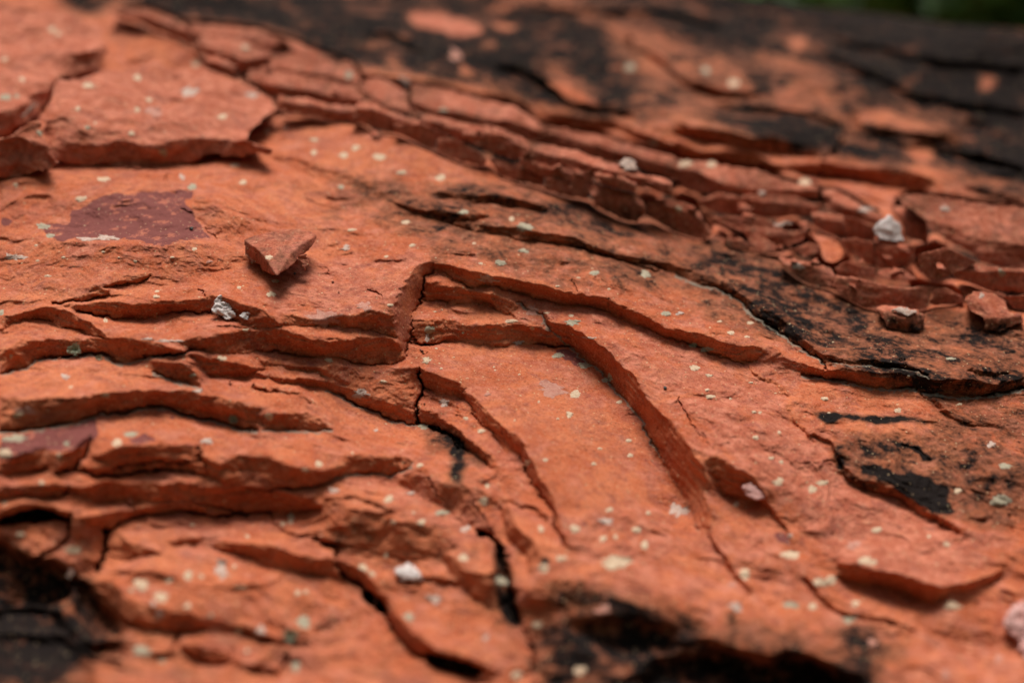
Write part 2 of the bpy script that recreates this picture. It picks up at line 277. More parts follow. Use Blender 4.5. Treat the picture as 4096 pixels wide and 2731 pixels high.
# (sheet, polygon, tilt, azimuth)
FACETS = [
 (9,[(-80,70),(40,20),(120,120),(190,270),(225,420),(240,600),(155,612),(110,480),(55,370),(-5,270)],64,-52),
 (1,[(650,140),(720,130),(850,150),(1000,220),(1250,360),(1300,420),(1200,450),(1000,400),(900,380),(760,430),(650,440)],20,-10),
 (1,[(650,230),(740,180),(800,260),(940,350),(760,420),(650,440)],34,-40),
 (2,[(0,750),(200,770),(420,830),(600,930),(900,1040),(1080,1110),(700,1120),(400,1090),(0,1010)],14,0),
 (4,[(1230,0),(1330,0),(1420,80),(1435,150),(1400,240),(1350,235),(1230,110)],38,-35),
 (4,[(1440,90),(1500,100),(1690,190),(1530,200),(1400,245)],30,30),
 (4,[(0,280),(400,260),(1000,290),(1500,260),(1550,380),(1200,520),(700,560),(330,620),(0,560)],20,0),
 (5,[(680,388),(590,400),(530,450),(490,520),(450,590),(440,660),(455,780),(465,870),(490,950),(508,1000),(515,890),(545,850),(545,780),(560,710),(605,640),(605,560),(610,480),(665,455)],86,54),
 (5,[(0,1035),(300,1045),(590,1050),(600,1180),(585,1390),(540,1318),(400,1255),(250,1215),(100,1182),(0,1130)],42,0),
 (5,[(500,1060),(590,1050),(600,1180),(585,1395),(560,1330),(540,1200)],52,40),
 (5,[(515,900),(640,920),(600,1040),(520,1010)],25,-30),
 (5,[(570,1040),(600,1040),(600,1180),(585,1240)],60,20),
 (5,[(1640,1070),(1700,1100),(1720,1200),(1690,1190)],45,-40),
 (5,[(1870,1310),(1900,1290),(1945,1310),(1940,1350),(1890,1350)],50,20),
 (6,[(575,938),(600,905),(700,980),(800,1012),(762,1062),(640,1056),(480,1022)],44,-25),
 (6,[(480,1030),(600,1130),(680,1130),(740,1190),(700,1240),(560,1120)],30,-20),
 (6,[(22,1240),(150,1280),(255,1350),(322,1480),(332,1568),(218,1568),(200,1500),(150,1440),(90,1370)],30,-55),
 (9,[(215,0),(332,0),(300,140),(215,130)],30,-55),
 (9,[(560,330),(700,350),(850,440),(930,470),(900,540),(700,560),(620,480)],26,-30),
 (9,[(1840,950),(2060,870),(2000,980),(1870,1030)],40,40),
 (9,[(1550,1050),(2000,980),(2195,1000),(2195,1250),(1900,1400),(1600,1300)],30,20),
 (4,[(1180,950),(1260,1000),(1300,1090),(1288,1150),(1252,1162),(1225,1080),(1100,1000),(900,960)],22,30),
 (4,[(1290,958),(1400,975),(1620,962),(1668,1038),(1560,1035),(1340,1000)],20,0),
 (7,[(250,215),(290,95),(380,150),(335,250)],40,0),
 (7,[(420,375),(560,400),(600,450),(500,520),(450,500),(400,420)],40,10),
 (7,[(450,560),(660,590),(640,700),(610,820),(560,890),(470,900),(440,800),(430,640)],52,10),
 (7,[(0,570),(400,560),(430,680),(330,740),(80,770),(0,700)],46,0),
 (7,[(0,700),(350,800),(470,900),(380,1050),(0,1100)],60,0),
 (7,[(560,960),(700,960),(900,1120),(1200,1140),(1500,1120),(1700,1200),(1500,1250),(1130,1240),(900,1220),(700,1150)],44,0),
 (7,[(700,880),(1100,920),(1250,1000),(1500,1000),(1800,900),(2195,960),(2195,1250),(1700,1240),(1300,1150),(900,1100),(750,1000)],26,0),
 (8,[(420,298),(600,230),(625,190),(660,290),(720,400),(770,480),(640,430),(520,350)],52,-25),
 (8,[(660,280),(870,340),(920,450),(1035,600),(1000,622),(850,572),(780,500),(700,380)],62,-20),
 (8,[(1200,935),(1315,990),(1335,1300),(1300,1352),(1212,1100)],62,30),
 (8,[(870,330),(960,350),(1100,420),(1150,620),(1240,800),(1330,960),(1200,950),(1130,760),(1040,600),(930,450)],20,-40),
 (8,[(1300,900),(1600,930),(1900,1060),(2195,1080),(2195,1568),(1320,1568),(1340,1200)],34,0),
]
# (sheet, polygon, depth mm, feather px)
HOLLOWS = [
 (7,[(-200,660),(40,700),(110,790),(330,800),(440,880),(470,960),(420,1060),(300,1090),(0,1090),(-200,1080)],14,5),
 (7,[(-200,1090),(300,1100),(380,1150),(420,1260),(560,1350),(740,1300),(770,1400),(600,1430),(400,1260),(0,1235),(-200,1240)],14,5),
 (7,[(-200,1250),(400,1270),(560,1430),(600,1800),(-200,1800)],13,7),
 (7,[(480,930),(560,960),(590,1060),(740,1180),(760,1290),(600,1300),(480,1120)],14,5),
 (7,[(0,520),(180,485),(300,480),(430,530),(430,548),(300,548),(150,552),(0,568)],16,1.6),
 (8,[(-20,665),(120,700),(60,730),(-20,700)],10,2),(8,[(250,985),(330,1040),(390,1120),(330,1120),(250,1040)],22,2),
 (8,[(1060,650),(1110,760),(1170,900),(1195,1100),(1230,1230),(1130,1150),(1090,900)],20,3),
 (9,[(285,1330),(450,1400),(600,1445),(740,1400),(880,1425),(1010,1480),(1100,1600),(1100,1800),(-300,1800),(-100,1400),(150,1420)],10,5),
 (8,[(1500,1200),(1900,1150),(2195,1250),(2195,1400),(1800,1380)],9,6),
 (8,[(620,1380),(760,1400),(1000,1490),(900,1540),(650,1450)],20,3),
]
# (sheet, polyline, half-width px, depth mm)
CRACKS = [
 (5,[(700,390),(712,330),(710,270),(660,220),(600,170)],.8,4),(5,[(672,385),(668,450),(610,482),(604,560),(606,640),(560,705),(545,790),(546,850),(516,890),(512,1000)],.9,5),
 (5,[(516,890),(560,885),(600,900),(650,905)],1.8,6),(5,[(590,1040),(600,1120),(602,1180),(580,1300),(588,1400)],1.3,8),
 (5,[(640,940),(610,970),(590,1040)],.6,2),(5,[(588,1400),(640,1410),(740,1450),(800,1490),(840,1568)],1.2,7),
 (8,[(740,0),(850,40),(880,110),(960,140),(1030,215)],1.3,6),
 (8,[(870,330),(930,450),(1040,600)],1.3,9),(8,[(960,620),(1040,640),(1110,750),(1170,900),(1195,1050),(1235,1200),(1310,1350),(1320,1568)],2.8,24),
 (8,[(655,280),(700,380),(780,500),(850,572)],.9,5),(8,[(60,740),(70,830),(120,905),(240,965),(330,1065),(385,1155),(460,1275),(570,1405),(700,1440)],2.2,16),
 (8,[(0,690),(100,705),(260,738)],1.6,9),(8,[(845,935),(815,975),(700,950)],1.0,5),(8,[(850,960),(930,1030),(1060,1090),(1150,1120)],1.2,8),
 (7,[(575,30),(530,130),(460,215)],.9,5),(7,[(1245,90),(1260,180),(1310,250),(1350,300)],.9,5),(7,[(430,330),(400,400)],.9,5),
 (7,[(1690,500),(1710,570),(1790,635),(1880,650),(1960,640),(2050,690),(2195,720)],1.5,12),(7,[(670,600),(660,700),(650,800),(600,880)],2.0,14),
 (7,[(430,545),(440,640),(330,740),(200,800),(80,840)],1.5,10),(7,[(1820,120),(1870,190)],.6,3),(7,[(2110,800),(2150,880),(2195,930)],1.6,12),
 (7,[(1140,1250),(1100,1340),(1060,1400)],1.4,9),(7,[(1130,1240),(1160,1240)],1.6,8),(7,[(1480,1350),(1430,1430),(1600,1500),(1730,1510),(1800,1430),(1790,1400)],1.8,14),
 (7,[(480,930),(560,960),(500,1060),(560,1100)],2.4,18),(7,[(0,1080),(350,1040),(480,930)],2.4,16),(7,[(580,1430),(760,1480)],1.5,8),(7,[(0,1230),(400,1250),(560,1420),(740,1430)],2.6,24),
 (4,[(1100,20),(1150,60),(1230,100),(1260,150),(1345,235)],.8,4),(4,[(420,235),(450,245),(480,250)],.5,2),(4,[(1500,110),(1690,195)],.6,2),
 (4,[(1990,250),(2080,275),(2130,300)],.7,3),(5,[(540,320),(555,295)],.9,4),(5,[(100,405),(130,420)],1.0,4),
 (4,[(1250,550),(1300,590)],.8,4),(4,[(1160,940),(1220,925)],1.2,6),(4,[(2000,420),(2050,440),(2060,470)],.8,3),
 (5,[(1540,510),(1570,570)],.5,2),(5,[(1780,618),(1782,700)],.5,2),(5,[(1380,740),(1560,800)],.4,1),(5,[(1700,480),(1850,560),(2000,610),(2195,680)],.5,2),
 (5,[(1890,380),(1990,420),(2090,450)],.5,2),(5,[(280,560),(350,590)],.8,3),
 (6,[(0,690),(50,740),(60,790)],.6,3),(6,[(1430,985),(1440,1030)],.6,3),(6,[(890,960),(940,1050)],.8,4),(6,[(350,590),(420,560),(470,520)],.7,3),
 (3,[(1850,790),(2000,850),(2100,885)],3.0,18),(3,[(1730,1150),(1850,1190),(2000,1230),(2180,1262)],2.2,16),(3,[(930,990),(1000,970),(1060,880)],2.2,14),
 (3,[(620,860),(640,960),(700,1060)],1.0,6),(3,[(920,1030),(930,1110)],1.0,6),(2,[(520,300),(620,322)],1.6,10),
 (2,[(1900,210),(1900,300)],2.0,10),(3,[(700,260),(1000,370),(1350,500)],1.6,9),(2,[(1370,820),(1290,890)],1.0,5),
 (9,[(1000,60),(990,100),(1060,250)],1.0,4),(9,[(195,0),(218,60),(218,130)],.8,4),(9,[(2110,520),(2130,600)],2.0,10),(6,[(22,1240),(90,1370),(150,1440),(205,1500),(216,1568)],.8,4),
 (9,[(380,1180),(400,1100),(470,1000)],1.4,5),(9,[(0,1300),(180,1380),(290,1440)],1.6,10),(9,[(1340,1180),(1480,1240)],1.5,5),(9,[(0,1400),(200,1500),(350,1568)],2.0,14),
 (1,[(640,100),(850,135),(1000,205),(1200,305),(1300,400),(1400,450),(1500,500),(1700,590),(1740,670)],1.8,14),
 (1,[(1740,680),(1650,770),(1575,840)],1.2,6),(1,[(740,425),(850,385),(960,350)],1.0,4),(1,[(1040,1150),(1070,1090),(1000,1060)],.7,3),
]
# colour masks: channel, sheet, polygon, value, feather px
MASKS = [
 ('dark',2,[(1700,-150),(2195,-150),(2195,860),(1800,760),(1500,700),(1800,560)],.50,6),
 ('dark',3,[(-300,-150),(2300,-150),(2300,1200),(1650,1090),(900,1000),(400,900),(0,760),(-300,600)],.50,6),
 ('dark',2,[(0,1040),(400,1080),(1080,1100),(2195,1500),(2195,1568),(700,1568),(0,1250)],.47,6),
 ('dark',5,[(440,0),(2195,0),(2195,600),(1700,600),(1000,430),(700,380)],.43,6),
 ('dark',6,[(0,250),(650,380),(1250,700),(2300,850),(2300,1200),(1400,1180),(600,900),(0,700)],.49,6),
 ('dark',4,[(0,930),(600,1000),(1200,1160),(2070,1440),(1200,1380),(640,1350),(0,1440)],.12,5),
 ('dark',7,[(0,150),(2195,150),(2195,560),(900,560),(0,600)],.16,8),('dark',7,[(0,900),(2195,1000),(2195,1700),(0,1700)],.24,8),
 ('dark',8,[(0,400),(1000,300),(1300,900),(1300,1700),(0,1700)],.22,8),
 ('dark',9,[(0,1100),(1500,1200),(1500,1700),(0,1700)],.34,8),
 ('dark',1,[(180,-150),(330,20),(560,120),(700,60),(1000,100),(1200,150),(1480,150),(1700,230),(1900,280),(2195,420),(2195,-150)],.77,5),
 ('dark',2,[(0,-150),(0,340),(250,460),(400,480),(900,580),(1250,650),(1500,720),(1800,740),(1950,560),(1800,400),(1800,200),(1700,80),(1250,-10),(900,-150)],.78,6),
 ('dark',2,[(1000,-150),(1250,0),(1800,80),(2195,200),(2195,-150)],.68,6),
 ('dark',2,[(1150,300),(1400,380),(1650,500),(1850,560),(1800,640),(1550,620),(1300,450)],.62,5),
 ('dark',3,[(-500,-150),(-400,20),(0,190),(430,290),(730,270),(1050,390),(1150,500),(1000,600),(1200,680),(1700,700),(1850,800),(1700,950),(1600,1060),(1800,1110),(1730,1160),(2000,1250),(2195,1300),(2900,1300),(2900,-150)],.83,14),
 ('dark',3,[(270,655),(550,690),(900,720),(1080,830),(1000,940),(700,835),(450,790),(280,770)],.86,6),
 ('dark',3,[(450,430),(560,470),(600,600),(500,590)],.8,4),
 ('dark',3,[(1050,860),(1300,870),(1500,950),(1500,1040),(1050,1000)],.78,6),
 ('dark',3,[(0,250),(100,300),(60,360),(-60,330)],.7,5),
 ('dark',2,[(240,1130),(400,1090),(560,1180),(900,1180),(1300,1230),(1500,1330),(1300,1330),(900,1300),(700,1330),(500,1280),(300,1230)],.55,4),
 ('dark',2,[(1050,1110),(1300,1180),(1600,1300),(2195,1490),(2400,1568),(1600,1568),(1500,1400),(1200,1200)],.66,6),
 ('dark',5,[(1150,120),(1400,130),(2000,240),(2195,300),(2195,470),(1900,400),(1500,280)],.50,6),
 ('dark',6,[(150,230),(650,380),(950,560),(1250,700),(1800,720),(2300,850),(2300,1200),(1990,1220),(1560,1190),(1450,1080),(1000,1030),(820,900),(500,700),(350,560),(0,460),(0,300)],.54,6),
 ('dark',6,[(200,250),(450,330),(700,420),(900,560),(820,600),(500,450),(250,400)],.72,6),
 ('dark',6,[(450,640),(560,680),(720,780),(850,900),(760,890),(600,790)],.8,4),
 ('dark',6,[(850,900),(1000,960),(1250,990),(1500,1040),(1600,1110),(1800,1130),(2000,1200),(1600,1205),(1500,1100),(1250,1015),(1000,1020)],.75,4),
 ('dark',6,[(1550,760),(1900,760),(2300,900),(2300,1100),(1900,1000),(1700,900)],.60,8),
 ('dark',6,[(850,1320),(1050,1330),(1250,1350),(1520,1365),(1600,1400),(1500,1400),(1250,1385),(1050,1365),(1010,1410),(930,1385)],.95,2.5),
 ('dark',6,[(1550,1200),(2300,1160),(2300,1568),(1900,1568),(1700,1480),(1600,1400),(1750,1360)],.50,8),
 ('dark',6,[(1600,1370),(1800,1410),(1750,1460),(1620,1420)],.75,4),
 ('dark',9,[(900,0),(2300,0),(2300,600),(1850,620),(1500,480),(1080,250),(1000,60)],.47,6),
 ('dark',9,[(1165,215),(1250,200),(1400,260),(1550,258),(1712,340),(1700,420),(1790,500),(1640,490),(1480,400),(1300,300)],1.2,1.5),
 ('dark',9,[(1420,70),(1530,90),(1640,160),(1560,150)],1.1,1.5),
 ('dark',9,[(1820,250),(2000,300),(2180,300),(2180,560),(2000,540),(1850,400)],.62,5),
 ('dark',9,[(980,60),(1040,70),(1080,240),(1250,320),(1200,350),(1050,260)],.85,3),
 ('dark',9,[(60,1050),(150,1180),(200,1300),(120,1330),(60,1150)],.62,5),
 ('dark',9,[(340,1140),(410,1140),(400,1250),(340,1230)],1.0,3),
 ('dark',9,[(1060,1230),(1320,1200),(1300,1400),(1250,1568),(1050,1568)],.70,6),
 ('dark',9,[(-10,1290),(290,1320),(600,1420),(880,1400),(1180,1500),(1300,1800),(-10,1800)],.72,9),
 ('dark',8,[(740,-30),(860,20),(900,120),(880,330),(800,320),(780,150)],.95,3),
 ('dark',8,[(880,100),(950,120),(1080,210),(1000,230),(890,200)],.62,3),
 ('dark',8,[(1050,800),(1130,880),(1190,1000),(1230,1240),(1100,1180),(1070,1000)],.75,4),
 ('dark',8,[(1350,920),(1600,920),(1950,1040),(2195,1020),(2195,1150),(1700,1150),(1400,1150)],.57,8),
 ('dark',8,[(1340,1180),(1700,1130),(2195,1120),(2195,1800),(1300,1800)],.68,8),
 ('dark',8,[(1600,1030),(2100,1060),(2050,1180),(1750,1120)],.8,6),
 ('dark',8,[(620,80),(700,90),(680,160),(620,150)],.6,3),
 ('dark',8,[(900,730),(980,730),(960,780),(900,770)],.7,3),
 ('dark',8,[(170,540),(225,560),(225,600),(170,600)],.9,3),('dark',8,[(260,615),(310,620),(310,665),(260,665)],.9,3),
 ('dark',8,[(60,650),(130,650),(140,700),(60,700)],.85,3),('dark',8,[(1350,790),(1400,790),(1400,825),(1350,825)],.9,2.5),
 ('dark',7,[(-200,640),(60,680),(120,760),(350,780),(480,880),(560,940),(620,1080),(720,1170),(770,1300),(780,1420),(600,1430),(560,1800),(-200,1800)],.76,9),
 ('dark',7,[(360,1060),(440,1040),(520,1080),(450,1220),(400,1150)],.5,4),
 ('dark',4,[(0,940),(60,870),(50,900)],.6,3),
 ('dark',4,[(1900,40),(2195,60),(2195,200),(1900,120),(1650,120),(1700,60)],.36,6),
 ('dark',5,[(660,230),(730,300),(740,400),(680,400),(690,300)],.65,3),
 ('dark',5,[(1100,420),(1600,430),(1800,520),(1700,600),(1200,480)],.40,6),
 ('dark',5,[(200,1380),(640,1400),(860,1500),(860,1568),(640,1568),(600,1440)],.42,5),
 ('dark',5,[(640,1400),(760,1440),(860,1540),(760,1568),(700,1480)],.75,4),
 ('purple',4,[(240,150),(420,130),(450,60),(600,-10),(750,-55),(1050,-65),(1160,0),(1235,60),(1238,130),(1335,240),(1150,262),(1050,292),(950,280),(860,262),(500,250),(370,272),(250,200)],.66,3),
 ('purple',4,[(1080,-60),(1240,-50),(1200,0),(1150,20)],.9,1.5),
 ('purple',4,[(0,1475),(400,1412),(600,1345),(640,1480),(560,1530),(400,1590),(250,1575),(0,1650)],.68,3),
 ('purple',7,[(790,20),(900,-5),(985,45),(860,72)],.9,2),
 ('purple',4,[(0,115),(90,130),(60,165),(0,170)],.8,2),
 ('purple',9,[(570,610),(700,610),(790,720),(700,710)],.75,4),
 ('purple',8,[(1540,520),(1700,520),(1730,600),(1620,640)],.5,5),
 ('purple',7,[(2100,1250),(2195,1200),(2195,1420),(2120,1380)],.5,6),
 ('purple',8,[(100,1300),(240,1290),(260,1400),(120,1430)],.5,6),
 ('purple',5,[(1420,930),(1560,960),(1680,1030),(1560,1040)],.75,2),
 ('purple',4,[(980,1310),(1130,1330),(1140,1400),(1060,1420)],.5,4),
 ('rose',1,[(0,0),(640,150),(640,290),(350,500),(0,860)],.55,8),
 ('rose',1,[(350,500),(1300,400),(1730,660),(1560,890),(400,900)],.55,8),
 ('rose',4,[(1700,380),(2195,420),(2195,780),(1700,700)],.7,6),('rose',5,[(0,380),(600,400),(450,600),(440,850),(0,800)],.75,6),
 ('rose',5,[(1350,600),(2195,850),(2195,1400),(1850,1000)],.62,8),('rose',6,[(0,900),(700,1100),(700,1300),(880,1568),(300,1500),(0,1250)],.72,8),
 ('rose',6,[(750,1100),(1550,1230),(1750,1400),(850,1330)],.38,8),
 ('rose',9,[(250,0),(900,60),(1100,300),(1500,500),(2000,760),(1700,960),(1000,800),(800,520),(500,250)],.92,10),
 ('rose',8,[(1400,430),(2195,560),(2195,1000),(1600,920)],.62,14),('rose',9,[(0,600),(600,500),(900,800),(700,1300),(0,1250)],.55,14),
 ('rose',9,[(1500,1050),(2300,1000),(2300,1700),(1400,1700)],.55,14),
 ('rose',8,[(880,0),(1100,0),(1300,400),(1250,450),(1000,300)],.6,6),('rose',8,[(100,250),(500,330),(900,600),(700,640),(300,420)],.6,6),
 ('rose',7,[(700,520),(1700,520),(1800,640),(1300,700),(800,600)],.6,6),('rose',7,[(1100,680),(1300,680),(1280,790),(1100,760)],.8,5),
 ('rose',4,[(0,360),(1200,400),(1500,500),(700,540),(0,600)],.5,8),('rose',4,[(1000,600),(2195,760),(1900,700)],.4,8),
 ('rose',3,[(1300,1150),(2300,1250),(2300,1568),(1400,1400)],.6,10),('rose',2,[(530,80),(700,80),(950,160),(1000,200),(850,230),(650,170)],1.0,4),
 ('clear',2,[(530,80),(700,75),(950,150),(1000,200),(850,232),(650,170)],1.0,3),
 ('clear',2,[(1100,130),(1200,170),(1190,190),(1040,160)],.7,3),('clear',3,[(1980,480),(2040,480),(2000,560),(1900,560)],.8,4),('clear',3,[(700,250),(830,250),(800,300),(720,300)],.7,4),('clear',2,[(1000,60),(1180,20),(1200,60),(1050,80)],.5,3),('clear',2,[(960,260),(1040,250),(1060,300),(980,300)],.7,3),('clear',2,[(850,400),(920,400),(920,470),(860,470)],.5,3),
 ('clear',3,[(600,570),(760,560),(760,620),(620,610)],.5,3),
 ('clear',3,[(1160,700),(1340,700),(1580,780),(1400,790),(1160,740)],.5,4),('clear',3,[(1480,890),(1620,900),(1600,1060),(1500,1040)],.5,4),
 ('clear',3,[(1330,1010),(1820,1090),(1720,1130),(1500,1090)],.5,3),
 ('clear',2,[(1400,500),(1560,560),(1700,640),(1880,670),(1600,640),(1480,590)],.8,3),
]

# ---------------------------------------------------------------- bedrock relief
NRM = np.broadcast_to(B, (NV, NU, 3)).copy()
lo = fbm(GP*7+3, 3, 51); lo2 = fbm(GP*7+40, 3, 61)                # slow roll of the surface
NRM += .22*lo[...,None]*H0 + .20*lo2[...,None]*H1
CV = np.clip(.75+1.1*fbm(GP*32+77, 2, 201), .12, 1.5); EX = np.zeros((NV, NU)); GREY = np.zeros((NV, NU)); RIS = np.zeros((NV, NU)); BOO = np.zeros((NV, NU))
def put_facet(poly, t, az, soft=False):
    s = win(poly)
    if s[0].stop-s[0].start < 2 or s[1].stop-s[1].start < 2: return None
    m = inside(WU[s], WV[s], poly); NRM[s][m] = nrm(t, az) + .25*(NRM[s][m]-B); BOO[s][m] = 1 if t > 41 else 0; return s, m
for t, poly, tl, az in FACETS: put_facet(T(t, poly), tl, az)
for (t, c, f, tl, cr, gr) in RISERS:
    c = T(t, c); f = T(t, f); wide = 1.0
    if t >= 7: wide = 1.3; tl = min(tl+7, 84)
    n = max(3, int(np.hypot(*(c[-1]-c[0]))/9)); cc = resample(c, n); ff = resample(f, n); cc, ff = ff+(cc-ff)*(1+(wide-1)*.5), cc+(ff-cc)*(1+(wide-1)*.5)
    azs = [riser_az(cc[i], cc[i+1]) for i in range(n-1)]
    azs = np.convolve(np.pad(azs, 1, 'edge'), [.25,.5,.25], 'valid') if n > 3 else np.array(azs)
    for i in range(n-1):
        q = np.array([cc[i], cc[i+1], ff[i+1], ff[i]]); q[1:3] += (q[1:3]-q[[0,3]])*.02
        r = put_facet(q, tl, float(np.clip(azs[i], -65, 65)))
        if r: RIS[r[0]][r[1]] = 1
    if cr > 0:
        s = win(f, 8); d = seg_dist(WU[s], WV[s], f); wdt = .6+.06*min(cr, 14)
        EX[s] = np.maximum(EX[s], cr*(.0011 if t in (7, 8) else .00068)*CV[s]*np.exp(-(d/wdt)**2))
    if gr > 0:
        s = win(f, 8); d = seg_dist(WU[s], WV[s]-1.9, f); GREY[s] = np.maximum(GREY[s], gr*np.exp(-(d/1.7)**2))
for (t, l, wdt, dp) in CRACKS:
    l = T(t, l); s = win(l, 14); d = seg_dist(WU[s], WV[s], l)
    EX[s] = np.maximum(EX[s], dp*.00085*CV[s]*np.exp(-(d/(wdt*(.55+.45*CV[s])))**2))
for t, poly, dp, fe in HOLLOWS:
    poly = T(t, poly); s = win(poly, fe*4+6); EX[s] = np.maximum(EX[s], dp*.001*gauss(inside(WU[s], WV[s], poly).astype(float), fe))
SMOOTH = np.zeros((NV, NU))
for t, poly in ((5,[(640,920),(1080,930),(1530,940),(1700,1060),(1900,1330),(2000,1568),(1230,1568),(1100,1400),(830,1150)]),(8,[(1230,0),(2000,0),(2200,400),(1800,500),(1450,430)]),(2,[(0,750),(420,830),(1080,1110),(400,1080),(0,1010)]),(9,[(560,330),(850,440),(900,540),(620,480)]),(9,[(-100,60),(30,0),(180,200),(240,620),(140,620),(0,280)]),(8,[(1090,0),(1230,0),(1450,400),(1540,720),(1480,690),(1350,400)]),(5,[(590,1040),(740,1100),(960,1310),(1230,1568),(1100,1568),(860,1250),(600,1185)]),(5,[(1330,690),(1560,800),(1860,1020),(2195,1430),(2195,1568),(2100,1568),(1680,1022),(1400,790)]),(5,[(690,380),(590,395),(440,600),(440,800),(500,1010),(550,900),(620,640),(620,480)]),(5,[(680,400),(1100,480),(1600,590),(2195,812),(2195,872),(1600,662),(1000,540),(670,440)])):
    poly = T(t, poly); s = win(poly, 20); SMOOTH[s] = np.maximum(SMOOTH[s], gauss(inside(WU[s], WV[s], poly).astype(float), 6))
def facet_noise(p, seed):
    i0 = np.floor(p).astype(np.int64); best = np.full(p.shape[:2], 9e9); out = np.zeros(p.shape[:2]+(2,))
    z0 = 0*i0[...,0]
    for a_ in (-1,0,1):
        for b_ in (-1,0,1):
            ix, iy = i0[...,0]+a_, i0[...,1]+b_
            jx = ix+.5+.48*_hash(ix, iy, z0, seed); jy = iy+.5+.48*_hash(ix, iy, z0, seed+1)
            d = np.hypot(p[...,0]-jx, p[...,1]-jy); m = d < best
            best = np.where(m, d, best); out[...,0] = np.where(m, _hash(ix, iy, z0, seed+2), out[...,0]); out[...,1] = np.where(m, _hash(ix, iy, z0, seed+3), out[...,1])
    return out
wj = np.stack([fbm(GP*60, 2, 301), fbm(GP*60+9, 2, 303)], -1)
# broken facets: every chip of the surface leans its own way
PX = np.stack([U, V*1.9], -1)/F*1.1
ks = (1-.85*SMOOTH)
for cell, at_, ar_, sd_ in ((.034, .11, .07, 401), (.013, .065, .14, 411), (.0055, .045, .13, 421)):
    fn = facet_noise(np.where(RIS[...,None] > 0, PX, GP[...,:2])/cell*np.array([.62, 1.15])+wj*.5, sd_)
    am = np.where(RIS > 0, ar_*(1-.6*SMOOTH), at_*ks)*np.clip(-BP[...,2]/1.15, .9, 1.8)*np.clip(.85+.7*lo, .3, 1.6)
    NRM += am[...,None]*(fn[...,:1]*H1+fn[...,1:]*H0)
NRM /= np.linalg.norm(NRM, axis=-1, keepdims=True)
NRM = gauss(NRM, .55)
L0 = np.log(-BP[..., 2])
LZ = poisson(NRM, us[0], vs[0], screen=1/260.0, L0=L0, boost=1+.44*gauss(BOO, .8))
def ray_pts(Lm, u=U, v=V):
    z = np.exp(Lm); return np.stack([z*(u-W/2)/F, -z*(v-H/2)/F, -z], -1)
P = ray_pts(LZ)
q = np.stack([P@H1, P@H0, P@B], -1); KS = 1-.85*SMOOTH
wob = fbm(q*22, 3, 71)
def terr(x, k): 
    a = x*k; i = np.floor(a); f = a-i; return (i+np.clip((f-.78)/.22, 0, 1))/k
# flaking: thin broken laminae, lumps and grain, as displacement along the bedding normal
lam = fbm(q*np.array([15, 26, 30])+wob[...,None]*.5, 5, 81, .55)
flake = terr(lam, 5.0)*.0046*KS
streak = fbm(q*np.array([40, 60, 420]), 4, 91)*.0009*RIS
lump = fbm(q*60+5, 3, 101, .6)*.0011*KS
grain = fbm(q*420, 3, 111, .7)*.00034
dz = flake + streak + lump + grain
LZ = LZ - gauss(dz, .5)/np.exp(LZ)*.9
LSOFT = LZ.copy()
LZ = LZ + EX/np.exp(LZ)*1.3

MASKV = {}
for ch in ('dark', 'purple', 'rose', 'clear'): MASKV[ch] = np.zeros((NV, NU))
MASKV['rose'] += .48
for ch, t, poly, val, fe in MASKS:
    poly = T(t, poly); s = win(poly, fe*5+4); m = inside(WU[s], WV[s], poly).astype(float)
    m = gauss(m, fe/STEP*(1.5 if ch == 'dark' and fe > 2.6 else .8)); MASKV[ch][s] = np.where(m > .02, np.maximum(MASKV[ch][s]*(1-m)+val*m, np.where(m > .5, 0, MASKV[ch][s])), MASKV[ch][s])
MASKV['dark'] *= 1-MASKV['clear']
MASKV['rose'] = (MASKV['rose']-.02)*(1-.65*np.clip(gauss(RIS, 1), 0, 1))           # fresh breaks lack the rosy weathered skin
MASKV['dark'] = np.maximum(MASKV['dark'], .62*np.clip(EX/.010, 0, 1))      # cracks and hollows get darker with their depth

# ---------------------------------------------------------------- materials
def mat(name): 
    m = bpy.data.materials.new(name); m.use_nodes = True; return m, m.node_tree, m.node_tree.nodes['Principled BSDF']
class NB:
    def __init__(s, tree): s.t = tree
    def n(s, typ, **k):
        x = s.t.nodes.new(typ)
        for a, b in k.items(): setattr(x, a, b)
        return x
    def link(s, a, b): s.t.links.new(a, b)
    def noise(s, co, scale, detail=4, rough=.55, dist=0):
        x = s.n('ShaderNodeTexNoise'); x.inputs['Scale'].default_value = scale; x.inputs['Detail'].default_value = detail
        x.inputs['Roughness'].default_value = rough; x.inputs['Distortion'].default_value = dist; s.link(co, x.inputs['Vector']); return x.outputs['Fac']
    def math(s, op, a, b=None, c=None):
        x = s.n('ShaderNodeMath', operation=op)
        for i, v in enumerate((a, b, c)):
            if v is None: continue
            if isinstance(v, (int, float)): x.inputs[i].default_value = v
            else: s.link(v, x.inputs[i])
        return x.outputs[0]
    def mix(s, f, a, b):
        x = s.n('ShaderNodeMix', data_type='RGBA')
        for i, v in ((0, f), (6, a), (7, b)):
            if isinstance(v, (int, float)): x.inputs[i].default_value = v
            elif isinstance(v, tuple): x.inputs[i].default_value = v+(1,)
            else: s.link(v, x.inputs[i])
        return x.outputs[2]
    def step(s, v, lo, hi):
        x = s.n('ShaderNodeMapRange', interpolation_type='SMOOTHSTEP'); s.link(v, x.inputs[0])
        x.inputs[1].default_value = lo; x.inputs[2].default_value = hi; return x.outputs[0]

